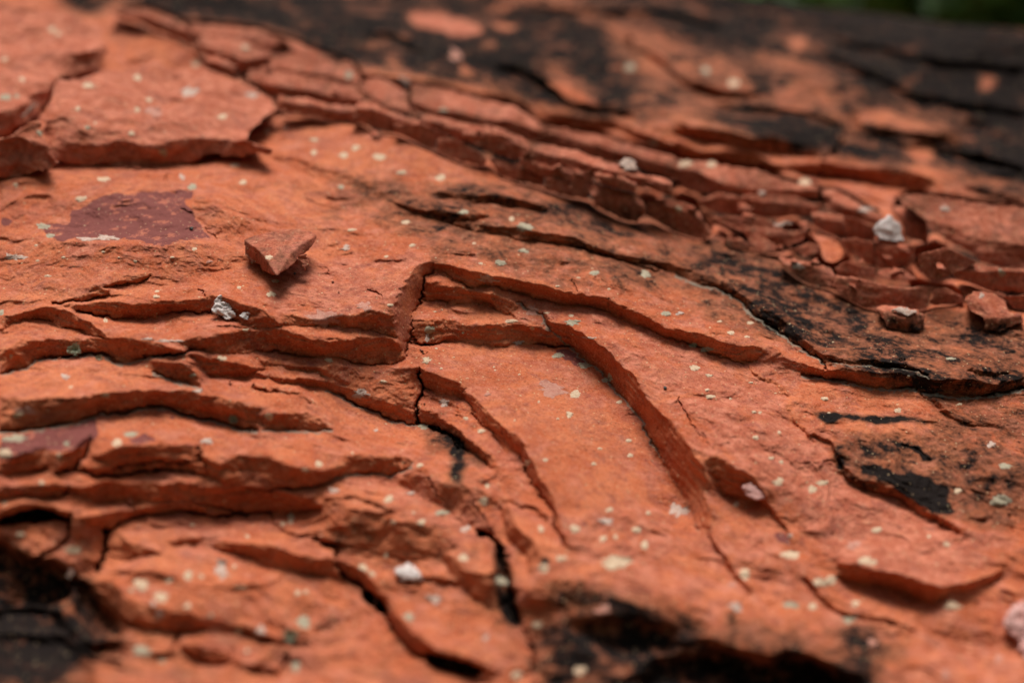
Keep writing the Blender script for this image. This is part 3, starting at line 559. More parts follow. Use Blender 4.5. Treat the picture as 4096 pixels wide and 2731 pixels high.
OR1, OR2, OR3 = (.46,.086,.027), (.61,.168,.070), (.25,.042,.015)
ROSE, PURP, DARK, GREYC = (.37,.080,.048), (.19,.055,.048), (.024,.022,.021), (.21,.20,.17)
def rock_material(name, painted, rose=.4, dark=0.0, tint=1.0):
    m, tr, bs = mat(name); b = NB(tr)
    co = b.n('ShaderNodeTexCoord').outputs['Object']
    if painted:
        at = b.n('ShaderNodeAttribute', attribute_name='paint'); sep = b.n('ShaderNodeSeparateColor'); b.link(at.outputs['Color'], sep.inputs[0])
        md, mp, mr = sep.outputs; mg = at.outputs['Alpha']
    else: md, mp, mr, mg = dark, 0.0, rose, 0.0
    c = b.mix(b.step(b.noise(co, 14, 9, .72, .8), .42, .60), OR1, OR2)
    c = b.mix(b.math('MULTIPLY', b.step(b.noise(co, 55, 8, .76, .6), .5, .64), .75), c, OR3)
    rn = b.noise(co, 48, 7, .68, .6)
    rf = b.step(b.math('ADD', b.math('MULTIPLY', mr, .55), b.math('SUBTRACT', rn, .28)), .40, .62)
    rosec = b.mix(b.step(b.noise(co, 110, 4, .6), .4, .65), ROSE, (.62,.21,.14))
    c = b.mix(b.math('MULTIPLY', rf, .85), c, rosec)
    # small maroon blots
    c = b.mix(b.math('MULTIPLY', b.step(b.math('ADD', b.noise(co, 85, 5, .65), b.math('MULTIPLY', mr, .10)), .64, .70), .55), c, (.22,.055,.050))
    c = b.mix(b.math('MULTIPLY', b.step(b.noise(co, 19, 9, .74, 1.1), .52, .64), .55), c, (.25,.055,.042))
    c = b.mix(b.math('MULTIPLY', b.step(b.noise(co, 31, 9, .76, 1.4), .55, .66), .30), c, (.60,.24,.155))
    # grain
    g1 = b.noise(co, 900, 3, .7)
    c = b.mix(b.math('MULTIPLY', b.step(b.noise(co, 230, 8, .8), .50, .66), .55), c, (.66,.25,.135))
    c = b.mix(b.math('MULTIPLY', b.step(b.noise(co, 170, 8, .82, 1.), .52, .66), .5), c, (.25,.05,.028))
    c = b.mix(b.math('MULTIPLY', b.step(g1, .35, .7), .42), c, (.70,.29,.16))
    g2 = b.noise(co, 520, 4, .7)
    c = b.mix(b.math('MULTIPLY', b.step(g2, .55, .66), .55), c, (.17,.045,.025))
    if painted:
        en = b.noise(co, 190, 6, .7); 
        pf = b.step(b.math('ADD', mp, b.math('MULTIPLY', b.math('SUBTRACT', en, .5), .55)), .46, .54)
        pin = b.step(b.noise(co, 75, 8, .72), .57, .60)
        pc = b.mix(b.math('MULTIPLY', b.noise(co, 320, 3), .55), PURP, (.27,.085,.07))
        pc = b.mix(b.math('MULTIPLY', pin, .85), pc, (.48,.15,.095))
        c = b.mix(pf, c, pc)
    # black varnish; the dark channel also carries the painted ridge gap shade
    df = 0.0
    if painted or dark > 0:
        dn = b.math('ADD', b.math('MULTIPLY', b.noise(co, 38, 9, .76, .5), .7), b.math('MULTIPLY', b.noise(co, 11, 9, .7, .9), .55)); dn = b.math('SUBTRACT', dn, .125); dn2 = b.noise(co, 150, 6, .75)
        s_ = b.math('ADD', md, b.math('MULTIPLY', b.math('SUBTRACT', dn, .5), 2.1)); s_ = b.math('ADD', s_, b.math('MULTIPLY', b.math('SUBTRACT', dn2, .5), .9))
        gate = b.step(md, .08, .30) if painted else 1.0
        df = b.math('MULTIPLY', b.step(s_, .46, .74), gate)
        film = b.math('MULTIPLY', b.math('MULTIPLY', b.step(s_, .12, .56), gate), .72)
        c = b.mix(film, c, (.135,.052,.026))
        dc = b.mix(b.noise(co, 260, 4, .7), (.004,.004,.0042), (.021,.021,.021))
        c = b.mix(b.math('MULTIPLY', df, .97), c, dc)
    if painted:
        gn = b.noise(co, 330, 5, .7)
        gf = b.step(b.math('ADD', mg, b.math('MULTIPLY', b.math('SUBTRACT', gn, .5), 1.3)), .40, .85)
        c = b.mix(b.math('MULTIPLY', gf, .8), c, b.mix(b.noise(co, 900, 3), (.10,.085,.065), (.42,.36,.28)))
    # pin-head lichen specks
    for sc, th, cl in ((150, .085, (.66,.50,.31)), (330, .14, (.62,.42,.24))):
        v = b.n('ShaderNodeTexVoronoi'); v.inputs['Scale'].default_value = sc; b.link(co, v.inputs['Vector'])
        sp_ = b.n('ShaderNodeSeparateColor'); b.link(v.outputs['Color'], sp_.inputs[0])
        keep = b.step(sp_.outputs[0], .55, .6); rad = b.math('MULTIPLY', sp_.outputs[1], th)
        inn = b.math('LESS_THAN', v.outputs['Distance'], b.math('ADD', rad, th*.5))
        c = b.mix(b.math('MULTIPLY', b.math('MULTIPLY', inn, keep), .72), c, cl)
    b.link(c, bs.inputs['Base Color'])
    bs.inputs['Roughness'].default_value = .85; b.link(b.math('SUBTRACT', .10, b.math('MULTIPLY', df, .09)), bs.inputs['Specular IOR Level'])
    bu = b.n('ShaderNodeBump'); bu.inputs['Strength'].default_value = .75; bu.inputs['Distance'].default_value = .0011
    h = b.math('ADD', b.noise(co, 230, 7, .72), b.math('MULTIPLY', b.noise(co, 1100, 3, .6), .35)); b.link(h, bu.inputs['Height'])
    b.link(bu.outputs[0], bs.inputs['Normal'])
    return m
M_BED = rock_material('weathered_red_rock', True)
M_SLAB = M_FRESH = M_VARN = M_BED
def plain(name, c1, c2, scale, rough=.9, bump=.0004, c3=None, sss=0):
    m, tr, bs = mat(name); b = NB(tr); co = b.n('ShaderNodeTexCoord').outputs['Object']
    c = b.mix(b.step(b.noise(co, scale, 6, .7), .35, .65), c1, c2)
    if c3: c = b.mix(b.step(b.noise(co, scale*2.3, 4, .7), .56, .66), c, c3)
    b.link(c, bs.inputs['Base Color']); bs.inputs['Roughness'].default_value = rough
    bu = b.n('ShaderNodeBump'); bu.inputs['Distance'].default_value = bump; b.link(b.noise(co, scale*3, 5, .7), bu.inputs['Height']); b.link(bu.outputs[0], bs.inputs['Normal'])
    return m
M_LIC = {'c': plain('cream_lichen', (.70,.52,.35), (.52,.35,.23), 380, c3=(.42,.18,.10)),
         'g': plain('grey_green_lichen', (.47,.40,.28), (.32,.26,.18), 420, c3=(.15,.12,.08)),
         'w': plain('white_crust', (.60,.47,.40), (.46,.28,.21), 420, c3=(.38,.14,.09)),
         'p': plain('pink_crust', (.54,.25,.18), (.44,.16,.11), 300, c3=(.58,.38,.30))}
M_TUFT = plain('pale_green_lichen', (.42,.43,.30), (.24,.25,.16), 700)
M_QUARTZ = plain('white_quartz', (.88,.80,.76), (.66,.50,.46), 500, rough=.35, c3=(.45,.27,.24))
M_PINK = plain('pink_granular_rock', (.72,.40,.36), (.60,.27,.23), 240, c3=(.80,.58,.52))
M_SEED = plain('black_grit', (.012,.012,.010), (.03,.035,.02), 900, rough=.6)
M_LEAF = plain('leaf', (.12,.27,.035), (.06,.15,.025), 9, rough=.55); M_STEM = plain('stem', (.05,.035,.02), (.03,.022,.014), 30)
M_SOIL = plain('dark_soil', (.018,.015,.010), (.008,.012,.005), 6, bump=.01)

# ---------------------------------------------------------------- mesh helpers
def mesh_from(name, co, quads=None, faces=None, smooth=True):
    me = bpy.data.meshes.new(name)
    if quads is not None:
        me.vertices.add(len(co)); me.vertices.foreach_set('co', np.asarray(co, np.float32).ravel())
        me.loops.add(quads.size); me.loops.foreach_set('vertex_index', quads.astype(np.int32).ravel())
        me.polygons.add(len(quads)); me.polygons.foreach_set('loop_start', np.arange(0, quads.size, 4, dtype=np.int32))
        try: me.polygons.foreach_set('loop_total', np.full(len(quads), 4, np.int32))
        except Exception: pass
        me.update(calc_edges=True)
    else:
        me.from_pydata([tuple(map(float, c)) for c in co], [], faces); me.update()
    if smooth: me.polygons.foreach_set('use_smooth', np.ones(len(me.polygons), bool))
    return me
def obj(name, me, material, parent=None, **props):
    o = bpy.data.objects.new(name, me); COL.objects.link(o)
    if material: me.materials.append(material)
    if parent: o.parent = parent
    for k, v in props.items(): o[k] = v
    return o

# ---------------------------------------------------------------- loose slabs and stones, each a closed rough body resting on the rock
DEP = LSOFT.copy(); RIDGE = np.zeros((NV, NU))
def stone(name, label, cat, t, outline, facets=(), risers=(), base=(8,0), th=.02, material=None, group=None, rnd=1.1, lift=.002, rough=1.0, wrp=1.0, cont=0, dark=1.0, rosy=.28):
    out = T(t, outline); s = win(out, 3); Us, Vs = U[s], V[s]
    wu = Us+(WU[s]-Us)*wrp; wv = Vs+(WV[s]-Vs)*wrp
    hl = sum(ord(ch)*(k_+3) for k_, ch in enumerate(label)); bt, ba = base
    if group: bt += (hl % 17)-6; ba += (hl // 7) % 31-15
    N = np.broadcast_to(nrm(bt, ba), Us.shape+(3,)).copy()
    for poly, tl, az in facets: N[inside(wu, wv, T(t, poly))] = nrm(tl, az)
    for c, f, tl in risers:
        c = T(t, c); f = T(t, f); n = max(2, int(np.hypot(*(c[-1]-c[0]))/7)+1); cc = resample(c, n); ff = resample(f, n)
        for i in range(n-1):
            q_ = np.array([cc[i], cc[i+1], ff[i+1]+(.3 if i < n-2 else 5, 9), ff[i]+(-.3 if i else -5, 9)]); N[inside(wu, wv, q_)] = nrm(tl, float(np.clip(riser_az(cc[i], cc[i+1]), -60, 60)))
    for cell, am in ((.024, .24), (.010, .17)):
        fn = facet_noise(PX[s]/cell*np.array([.7, 1.0])+wj[s]*.4+len(label)*3.3, 431+len(label)); N = N + am*rough*(fn[...,:1]*H1+fn[...,1:]*H0)
    N /= np.linalg.norm(N, axis=-1, keepdims=True)
    N = gauss(N, .6); L = poisson(N, us[s[1].start], vs[s[0].start])
    m = inside(wu, wv, out)
    if m.sum() < 6: return None
    diff = (DEP[s]-L)[m]; L = L + (np.percentile(diff, .6)*(1-cont) + np.median(diff)*cont)
    L = np.where(L > DEP[s]-.0012, DEP[s]-.0012, L) - lift
    ring = np.concatenate([out, out[:1]]); d = seg_dist(wu, wv, ring)
    e = np.clip(1-d/rnd, 0, 1); zz = np.exp(L)
    L = L + (1-np.sqrt(np.clip(1-e*e, 0, 1)))*rnd*1.1/F
    Q = ray_pts(L, Us, Vs); qq = np.stack([Q@H1, Q@H0, Q@B], -1)+hash(label) % 97*0
    L = L - rough*(terr(fbm(qq*np.array([30,45,90]), 3, 131), 4)*.0025+fbm(qq*90, 3, 141)*.0008+fbm(qq*420, 2, 151)*.0002)/zz
    DEP[s] = np.where(m, np.minimum(DEP[s], L), DEP[s])
    if group: RIDGE[s][m] = 1
    ii = -np.ones(m.shape, int); ii[m] = np.arange(m.sum()); n = m.sum()
    front = to_world(ray_pts(L, Us, Vs)[m]); cen = front.mean(0)
    view = front-np.array([0,0,CAM_H]); view /= np.linalg.norm(view, axis=1, keepdims=True)
    back = cen+(front-cen)*.86+view*th
    a_, b_, c_, d_ = ii[:-1,:-1], ii[1:,:-1], ii[1:,1:], ii[:-1,1:]
    ok = (a_ >= 0)&(b_ >= 0)&(c_ >= 0)&(d_ >= 0); fq = np.stack([a_, b_, c_, d_], -1)[ok]
    if len(fq) < 4: return None
    ed = np.concatenate([fq[:, [0,1]], fq[:, [1,2]], fq[:, [2,3]], fq[:, [3,0]]]); key = set(map(tuple, ed.tolist()))
    bd = np.array([e_ for e_ in key if (e_[1], e_[0]) not in key])
    side = np.stack([bd[:,1], bd[:,0], bd[:,0]+n, bd[:,1]+n], -1)
    quads = np.concatenate([fq, fq[:, ::-1]+n, side])
    co = np.concatenate([front, back]); used, inv = np.unique(quads.ravel(), return_inverse=True)
    co = co[used]; org = co.mean(0)
    me = mesh_from(name, co-org, quads=inv.reshape(-1,4))
    o = obj(name, me, material or M_SLAB, label=label, category=cat)
    pm = np.stack([np.maximum(MASKV['dark'][s][m]*dark, .30 if rosy > .5 else .26 if group else .05), MASKV['purple'][s][m]*.5, MASKV['rose'][s][m]+rosy+(.2 if group else 0), 0*MASKV['rose'][s][m]], -1)
    pa = np.concatenate([pm, pm])[used].astype(np.float32)
    if (material or M_SLAB) is M_BED: 
        at_ = me.color_attributes.new('paint', 'FLOAT_COLOR', 'POINT'); at_.data.foreach_set('color', pa.ravel())
    o.location = org
    if group: o['group'] = group
    return o
STONES = []
exec_specs = []
def S(*a, **k): stone(*a, **k)
RG = 'broken slabs stacked in the crumbling ridge'
# upper left detached slabs
S('rock_slab','broad orange slab with split dropped front edge, middle of the upper left group','rock slab',1,
  [(340,520),(370,500),(480,490),(640,450),(760,435),(880,400),(960,400),(1200,450),(1330,405),(1500,480),(1620,540),(1700,590),(1738,670),(1650,770),(1572,840),(1560,885),(1600,905),(1718,935),(1672,982),(1560,962),(1540,987),(1440,972),(1320,967),(1250,1012),(1050,1032),(850,1052),(560,1032),(400,1022),(322,990),(320,920),(280,840),(290,680),(320,600)],
  facets=[([(340,700),(480,785),(600,890),(480,905),(330,905),(290,800)],40,-25),([(320,600),(350,520),(400,560),(360,700)],45,-50)],
  risers=[([(330,908),(480,903),(690,912),(735,872),(870,888),(1000,900),(1150,880),(1300,868),(1560,888),(1715,935)],[(322,992),(480,1028),(700,1045),(850,1055),(1050,1034),(1250,1014),(1320,968),(1440,975),(1560,970),(1670,984)],76)],
  base=(5,0), th=.03, cont=0, group=None)
S('rock_slab','small square block wedged below the corner slab at the far left','rock slab',1,
  [(-160,900),(0,872),(60,842),(200,762),(258,745),(285,880),(322,925),(352,1030),(272,1062),(150,1112),(0,1112),(-160,1120)],
  risers=[([(-160,905),(0,885),(60,872),(130,850),(200,882),(290,905),(322,950)],[(-160,1120),(0,1114),(100,1112),(150,1112),(270,1064),(350,1032),(352,1030)],74)],
  facets=[([(200,770),(258,745),(288,890),(240,880)],40,40)], base=(14,10), th=.03)
S('rock_slab','large pinkish slab overhanging at the top left corner, dark edge beneath','rock slab',1,
  [(-160,-80),(100,30),(350,70),(560,140),(640,150),(655,260),(662,350),(600,452),(480,482),(372,492),(345,520),(320,560),(292,640),(250,722),(112,792),(60,832),(0,862),(-160,900)],
  facets=[([(370,390),(420,345),(560,310),(650,262),(664,350),(600,455),(480,485),(365,492)],78,10)],
  risers=[([(-160,700),(0,690),(90,680),(150,640),(190,600),(235,570),(300,560),(362,488)],[(-160,900),(0,862),(60,832),(112,792),(200,750),(250,722),(292,640),(345,520)],78)],
  base=(6,0), th=.035)
# ridge, back to front
def SL(label, t, back, crest, foot, **k):
    o = list(back)+[crest[-1]]+list(foot)[::-1]+[crest[0]]
    k.setdefault('rough', .75); k.setdefault('wrp', .8); k.setdefault('th', .025); k.setdefault('material', M_SLAB)
    S('rock_slab', label, 'rock slab', t, o, risers=[(crest, foot, k.pop('tl', 76))], base=k.pop('base', (10,0)), group=RG, **k)
SL('thin slab at the back of the ridge under the black slope, near the top left',1,[(1190,140),(1480,160),(1660,200),(1800,285)],[(1195,200),(1350,220),(1550,262),(1790,300)],[(1205,262),(1350,275),(1550,325),(1790,335)])
SL('brown strip of slab beneath the black slope, uppermost end of the ridge',1,[(700,55),(950,55),(1100,110),(1190,160)],[(700,80),(850,95),(980,125),(1190,190)],[(760,112),(880,135),(1000,195),(1220,300)],material=M_VARN)
SL('pale topped slab in the upper ridge bearing one cream lichen spot',1,[(1240,205),(1500,245),(1720,325)],[(1235,275),(1400,335),(1530,372),(1700,348)],[(1230,310),(1400,400),(1520,450),(1690,400)])
SL('narrow sliver of slab resting low at the head of the ridge',1,[(1280,342),(1370,352),(1480,400)],[(1270,370),(1360,398),(1480,420)],[(1300,420),(1380,450),(1500,490)],th=.015)
SL('dull slab behind the pale ones near the black slope in the upper ridge',1,[(1700,225),(1900,275),(2050,340),(2230,400)],[(1800,300),(1950,345),(2100,395),(2230,420)],[(1810,335),(1950,380),(2100,432),(2230,455)])
SL('long pale slab in the upper ridge ending at a cream spot',1,[(1690,350),(1850,328),(2000,368),(2250,430)],[(1690,405),(1800,435),(1950,458),(2250,505)],[(1680,435),(1800,475),(1950,495),(2250,535)])
SL('brown slab in the middle of the upper ridge with a wavy front',1,[(1560,430),(1650,405),(1800,455),(2000,480),(2250,545)],[(1545,480),(1700,535),(1900,560),(2050,590),(2280,640)],[(1560,520),(1700,600),(1850,625),(2050,650),(2280,690)])
SL('lowest brown slab over the smooth orange back in the upper ridge',1,[(1730,590),(1900,610),(2050,640),(2330,690)],[(1740,630),(1900,655),(2050,680),(2330,705)],[(1745,665),(1850,702),(1960,738),(2330,765)])
SL('rounded pale slab beside the white stone in the ridge',2,[(150,520),(280,488),(400,515),(525,580)],[(275,590),(330,635),(420,675),(530,700)],[(270,625),(320,665),(420,705),(535,725)])
SL('dark wedge of slab under the rounded pale slab in the ridge',2,[(180,650),(300,640),(420,700),(620,760)],[(190,680),(300,690),(420,735),(640,790)],[(160,755),(300,795),(420,830),(650,830)],material=M_SLAB)
SL('long flat slab dropping to the right behind the ridge middle',2,[(540,538),(620,532),(900,598),(1200,675),(1400,795)],[(535,640),(700,688),(900,708),(1050,758),(1150,760),(1270,800),(1395,815)],[(545,692),(700,742),(900,770),(1080,805),(1200,855),(1285,892),(1375,870)])
SL('thin band of slab running right from the ridge middle under orange rock',2,[(1385,785),(1600,825),(1800,868),(2195,985)],[(1375,830),(1500,850),(1650,900),(1800,940),(2195,1050)],[(1295,892),(1450,925),(1600,965),(1700,995),(2195,1110)])
SL('shaded slab tucked under the long flat slab in the ridge',2,[(560,700),(760,740),(1080,800),(1280,890)],[(600,745),(760,790),(870,820),(1280,935)],[(620,790),(760,850),(870,890),(1240,985)],material=M_FRESH)
SL('pale edged slab in the ridge above two dark blocks',2,[(860,805),(1000,818),(1150,850),(1290,905)],[(850,830),(1000,848),(1110,862),(1290,942)],[(870,880),(1000,935),(1130,990),(1230,985)])
SL('long pale ridge slab ending near the grey crusted stone',2,[(1290,895),(1450,915),(1700,985),(1950,1080),(2195,1140)],[(1285,930),(1450,978),(1600,1008),(1750,1058),(1950,1108),(2195,1160)],[(1225,975),(1400,1035),(1560,1075),(1700,1125),(1900,1155),(2195,1225)])
def BL(label, t, o, facets=(), risers=(), name='rock_chunk', **k):
    k.setdefault('rough', .5); k.setdefault('wrp', .45); k.setdefault('th', .022); k.setdefault('material', M_FRESH); k.setdefault('base', (30,0)); k.setdefault('cont', 0)
    S(name, label, 'rock', t, o, facets=facets, risers=risers, group=k.pop('group', 'loose chunks along the front of the ridge'), **k)
BL('brown chunk where the ridge meets the smooth orange back',2,[(430,768),(600,768),(790,855),(700,880),(685,942),(600,905),(450,835)],base=(66,0))
BL('four sided dark chunk right of the brown one on the orange back',2,[(705,868),(830,868),(960,945),(1015,1000),(1005,1042),(850,1012),(690,955)],base=(66,-10))
BL('lit wedge chunk at the ridge foot above the black film',2,[(1020,1000),(1080,985),(1220,1045),(1375,1100),(1365,1165),(1200,1145),(1085,1095)],risers=[([(1020,1020),(1180,1060),(1370,1115)],[(1085,1098),(1200,1148),(1365,1168)],70)])
BL('flat chunk above the lit wedge in the ridge front',2,[(1225,975),(1400,1028),(1610,1068),(1540,1155),(1350,1105),(1230,1050)],risers=[([(1225,1005),(1400,1055),(1600,1100)],[(1235,1055),(1350,1108),(1540,1158)],72)])
BL('small dark chunk before the rounded one at the ridge foot',2,[(1380,1110),(1530,1145),(1560,1240),(1480,1225),(1360,1172)],base=(60,0))
BL('upright brown chunk between bands in the ridge',2,[(1560,1080),(1680,1060),(1690,1170),(1640,1250),(1550,1240),(1530,1150)],base=(58,10))
BL('chunk with a pale rim near the grey crusted stone',2,[(1680,1080),(1850,1090),(1960,1150),(1950,1210),(1750,1160)],risers=[([(1680,1100),(1850,1120),(1960,1165)],[(1700,1150),(1780,1180),(1950,1212)],72)])
BL('rounded brown chunk with a lit top at the ridge foot',2,[(1650,1195),(1700,1150),(1900,1205),(2000,1262),(2012,1330),(1970,1392),(1850,1372),(1700,1292)],risers=[([(1650,1215),(1780,1225),(1900,1260),(2005,1300)],[(1690,1290),(1780,1340),(1880,1380),(1975,1392)],72)])
# strip of blocks, sheets 3 and 6
BL('reddish chunk with pale lit top left of the brown wedges',6,[(-180,0),(0,-10),(110,20),(170,90),(250,205),(200,255),(100,235),(0,195),(-180,95)],risers=[([(-180,25),(0,45),(100,80),(200,130)],[(-180,95),(0,195),(100,235),(220,252)],70)])
SL('shadowed slab behind the broken chunks right of the ridge middle',3,[(-60,990),(200,1010),(500,1060),(700,1130),(900,1160)],[(-60,1040),(150,1070),(320,1160),(560,1190),(900,1190)],[(-60,1120),(150,1200),(320,1200),(560,1230),(900,1240)],material=M_FRESH)
BL('wide brown chunk with a chipped upper edge right of the ridge middle',3,[(150,1250),(280,1200),(400,1230),(560,1200),(760,1230),(940,1290),(870,1350),(600,1370),(330,1345),(200,1310)],risers=[([(150,1255),(290,1235),(420,1240),(560,1260),(900,1300)],[(200,1315),(330,1348),(480,1355),(600,1372),(870,1352)],72)])
BL('sloping chunk with grey crust above the black gap',6,[(225,105),(320,92),(560,105),(620,140),(700,190),(840,190),(800,260),(640,295),(540,302),(470,215),(330,170)],facets=[([(230,110),(330,120),(470,215),(400,200)],30,0),([(470,215),(620,220),(820,210),(640,295),(540,302)],66,10)],base=(48,-10))
BL('red chip low at the foot of the grey crusted chunk',6,[(300,235),(420,240),(500,290),(470,310),(330,300)],base=(50,0))
BL('thin pale splinter pointing down to the black gap',6,[(420,185),(520,215),(620,270),(660,320),(560,340),(480,280)],base=(40,-30))
SL('leaning wedge slab below the pale band in the right of the ridge',3,[(920,1180),(1000,1190),(1180,1280),(1320,1340)],[(915,1215),(1000,1260),(1150,1310),(1300,1385)],[(950,1300),(1050,1350),(1200,1385),(1290,1410)],material=M_FRESH,tl=66)
BL('angular brown chunk left of the white quartz',6,[(855,75),(960,78),(1072,90),(1085,235),(985,215),(880,172)],risers=[([(855,90),(960,120),(1075,140)],[(885,175),(985,218),(1085,238)],70)],base=(20,0))
BL('chunk touching the left side of the white quartz',6,[(1068,88),(1150,110),(1282,190),(1272,262),(1180,250),(1085,235)],base=(60,10))
BL('square chunk directly right of the white quartz',6,[(1360,25),(1450,40),(1605,140),(1602,272),(1500,250),(1440,235),(1415,130)],risers=[([(1400,70),(1480,130),(1605,160)],[(1440,238),(1520,255),(1602,275)],74)],base=(14,0))
BL('dark tilted chunk under the white quartz',6,[(1035,250),(1120,235),(1255,262),(1268,430),(1180,380),(1100,330)],base=(64,-20))
BL('faceted block hanging under the white quartz',6,[(1258,262),(1380,250),(1502,280),(1490,380),(1400,420),(1330,432),(1262,425)],facets=[([(1262,300),(1500,285),(1340,370),(1262,425)],62,-15),([(1340,370),(1500,285),(1490,390),(1330,435)],70,25)],base=(20,0))
SL('broad sloping slab at the right edge of the ridge',6,[(1370,-30),(1500,-40),(1800,0),(2300,60)],[(1400,0),(1550,100),(1700,150),(1880,235),(2300,300)],[(1500,70),(1620,180),(1780,280),(1920,380),(2300,470)],tl=60,base=(16,0))
SL('lower slab at the right edge with a dark vertical seam',6,[(1735,440),(1900,395),(2100,420),(2300,430)],[(1735,455),(1880,440),(2000,440),(2300,455)],[(1760,480),(1870,525),(2000,570),(2300,600)],tl=70)
BL('shaded block beneath the broad slab at the right edge',6,[(1530,330),(1700,290),(1900,390),(1760,470),(1640,500),(1540,440)],base=(62,10),material=M_FRESH)
BL('small oval stone in the hollow left of the hanging block',6,[(738,300),(830,258),(925,280),(905,332),(800,352)],base=(50,0))
BL('elongated stone with pale spots along the ridge foot',6,[(650,350),(760,368),(900,388),(985,430),(1012,475),(985,545),(900,552),(820,510),(730,450),(680,400)],risers=[([(720,400),(850,400),(940,440),(1010,480)],[(740,470),(830,520),(900,555),(980,550)],62)],base=(20,0))
BL('low reddish stone behind the wide faceted stone',6,[(1000,425),(1090,378),(1150,400),(1262,432),(1262,482),(1170,492),(1020,470)],base=(48,0))
BL('flat chip beneath the hanging block',6,[(1255,455),(1330,430),(1450,440),(1540,495),(1350,505)],base=(30,0))
BL('wide faceted stone standing over the dark orange slope',6,[(1010,465),(1160,488),(1350,535),(1640,538),(1600,620),(1585,700),(1440,690),(1280,700),(1150,655),(985,545)],
   facets=[([(1010,480),(1170,500),(1250,560),(1180,660),(985,545)],56,-20),([(1170,500),(1350,545),(1240,570)],60,30),([(1240,565),(1360,545),(1350,640),(1200,660)],74,0),([(1350,545),(1620,560),(1585,700),(1350,640)],62,14)],base=(24,0),th=.03)
BL('low slab right of the wide faceted stone',6,[(1630,560),(1700,538),(1815,600),(1805,662),(1600,650)],risers=[([(1635,580),(1700,580),(1812,615)],[(1610,650),(1700,660),(1805,664)],70)])
BL('loose six sided stone with a white top on the stained slope','6' and 6,[(1258,680),(1290,652),(1400,658),(1530,678),(1582,722),(1545,822),(1450,830),(1330,795),(1300,740)],
   facets=[([(1258,680),(1330,700),(1420,740),(1330,795),(1300,740)],58,-35),([(1320,700),(1440,742),(1560,735),(1545,822),(1450,830),(1330,795)],72,0),([(1480,735),(1585,715),(1545,822),(1480,790)],64,35)],base=(6,0),th=.03,group=None)
BL('pinkish two lobed stone near the right edge below the ridge',6,[(1808,622),(1890,568),(2000,578),(2080,640),(2115,700),(2190,705),(2200,765),(2150,780),(2045,832),(1950,812),(1940,742),(1850,692)],
   facets=[([(1808,622),(1880,600),(1960,700),(1850,692)],52,-30),([(1940,742),(2050,740),(2045,832),(1950,812)],74,-5),([(2050,740),(2190,720),(2150,785),(2045,832)],62,30)],base=(16,0),th=.03,group=None)
BL('dark red chunk above the two lobed stone at the right edge',6,[(2060,600),(2300,590),(2300,690),(2130,680)],base=(60,0))
# single loose stones
S('loose_stone','thin triangular stone chip lying loose on the orange shelf','stone',4,[(1530,242),(1600,215),(1780,178),(1840,174),(1940,190),(1988,215),(1955,290),(1905,345),(1810,425),(1735,475),(1640,440),(1625,400),(1575,385),(1540,345)],
  facets=[([(1735,478),(1780,400),(1812,345),(1880,280),(1988,212),(1985,300),(1905,360),(1810,440)],84,36)],
  risers=[([(1530,245),(1600,292),(1660,352),(1700,415),(1735,470)],[(1538,350),(1580,392),(1625,420),(1670,450),(1735,478)],88)],base=(-4,0),th=.012,lift=.008,rnd=.6,material=M_SLAB,rough=.45,wrp=.3,rosy=.9,cont=.0)
S('loose_stone','small upright splinter beside the triangular chip','stone',4,[(1865,340),(1920,330),(1940,400),(1905,440),(1880,400)],base=(60,30),th=.006,rnd=1.2)
S('loose_stone','oval pale stone caught in a hollow in the lower right','stone',9,[(412,350),(440,318),(490,325),(545,370),(552,420),(520,425),(450,390)],base=(20,0),th=.01,material=M_PINK,rnd=3.5,rough=.4)
S('loose_stone','pink and white grainy stone cut off by the lower right edge','stone',9,[(2195,1045),(2110,1090),(2060,1160),(2080,1230),(2140,1290),(2160,1360),(2230,1430),(2330,1400),(2330,1060)],base=(20,-20),th=.03,material=M_PINK,rnd=5,rough=1.3)
S('loose_stone','round pinkish white pebble in the lower middle','stone',8,[(440,850),(470,815),(530,808),(585,840),(610,900),(600,930),(540,940),(490,925),(450,895)],base=(28,0),th=.012,material=M_QUARTZ,rnd=5,rough=.6)
S('quartz_piece','white quartz lump standing in the right of the ridge','quartz',6,[(1238,175),(1290,130),(1325,110),(1345,75),(1380,110),(1415,140),(1425,210),(1455,262),(1380,258),(1282,252)],facets=[([(1345,75),(1390,120),(1400,250),(1370,255),(1360,150)],60,40)],base=(40,-25),th=.015,material=M_QUARTZ,rnd=1,rough=.5,wrp=.4)
S('quartz_piece','white stone squeezed between pale slabs near the top of the ridge','quartz',2,[(440,495),(490,482),(560,520),(540,548),(490,540)],base=(40,0),th=.01,material=M_LIC['w'],rnd=3)
S('quartz_crust','sparkling white crystal patch on the edge of the left ledge','crystals',4,[(1375,590),(1400,582),(1405,625),(1440,650),(1480,700),(1482,745),(1430,748),(1400,715),(1370,720),(1325,690),(1345,640)],base=(50,0),th=.003,material=M_QUARTZ,rnd=2,rough=2.0,lift=.001)
S('quartz_crust','small grey white crystal cluster right of the bigger crystal patch','crystals',4,[(1490,725),(1520,705),(1558,710),(1550,740),(1510,750)],base=(50,0),th=.002,material=M_QUARTZ,rnd=1.5,rough=1.5,lift=.001)
S('quartz_crust','grey white crust on a ridge stone right of the middle','crystals',2,[(1820,1040),(1870,985),(1920,990),(1975,1050),(1970,1085),(1880,1080)],base=(40,0),th=.004,material=M_LIC['w'],rnd=3,rough=1.5,lift=.001)
S('quartz_crust','pale crust on the chunk left of the white quartz','crystals',3,[(605,1400),(650,1385),(720,1375),(745,1400),(680,1425),(620,1420)],base=(40,0),th=.004,material=M_LIC['w'],rnd=3,rough=1.5,lift=.001)
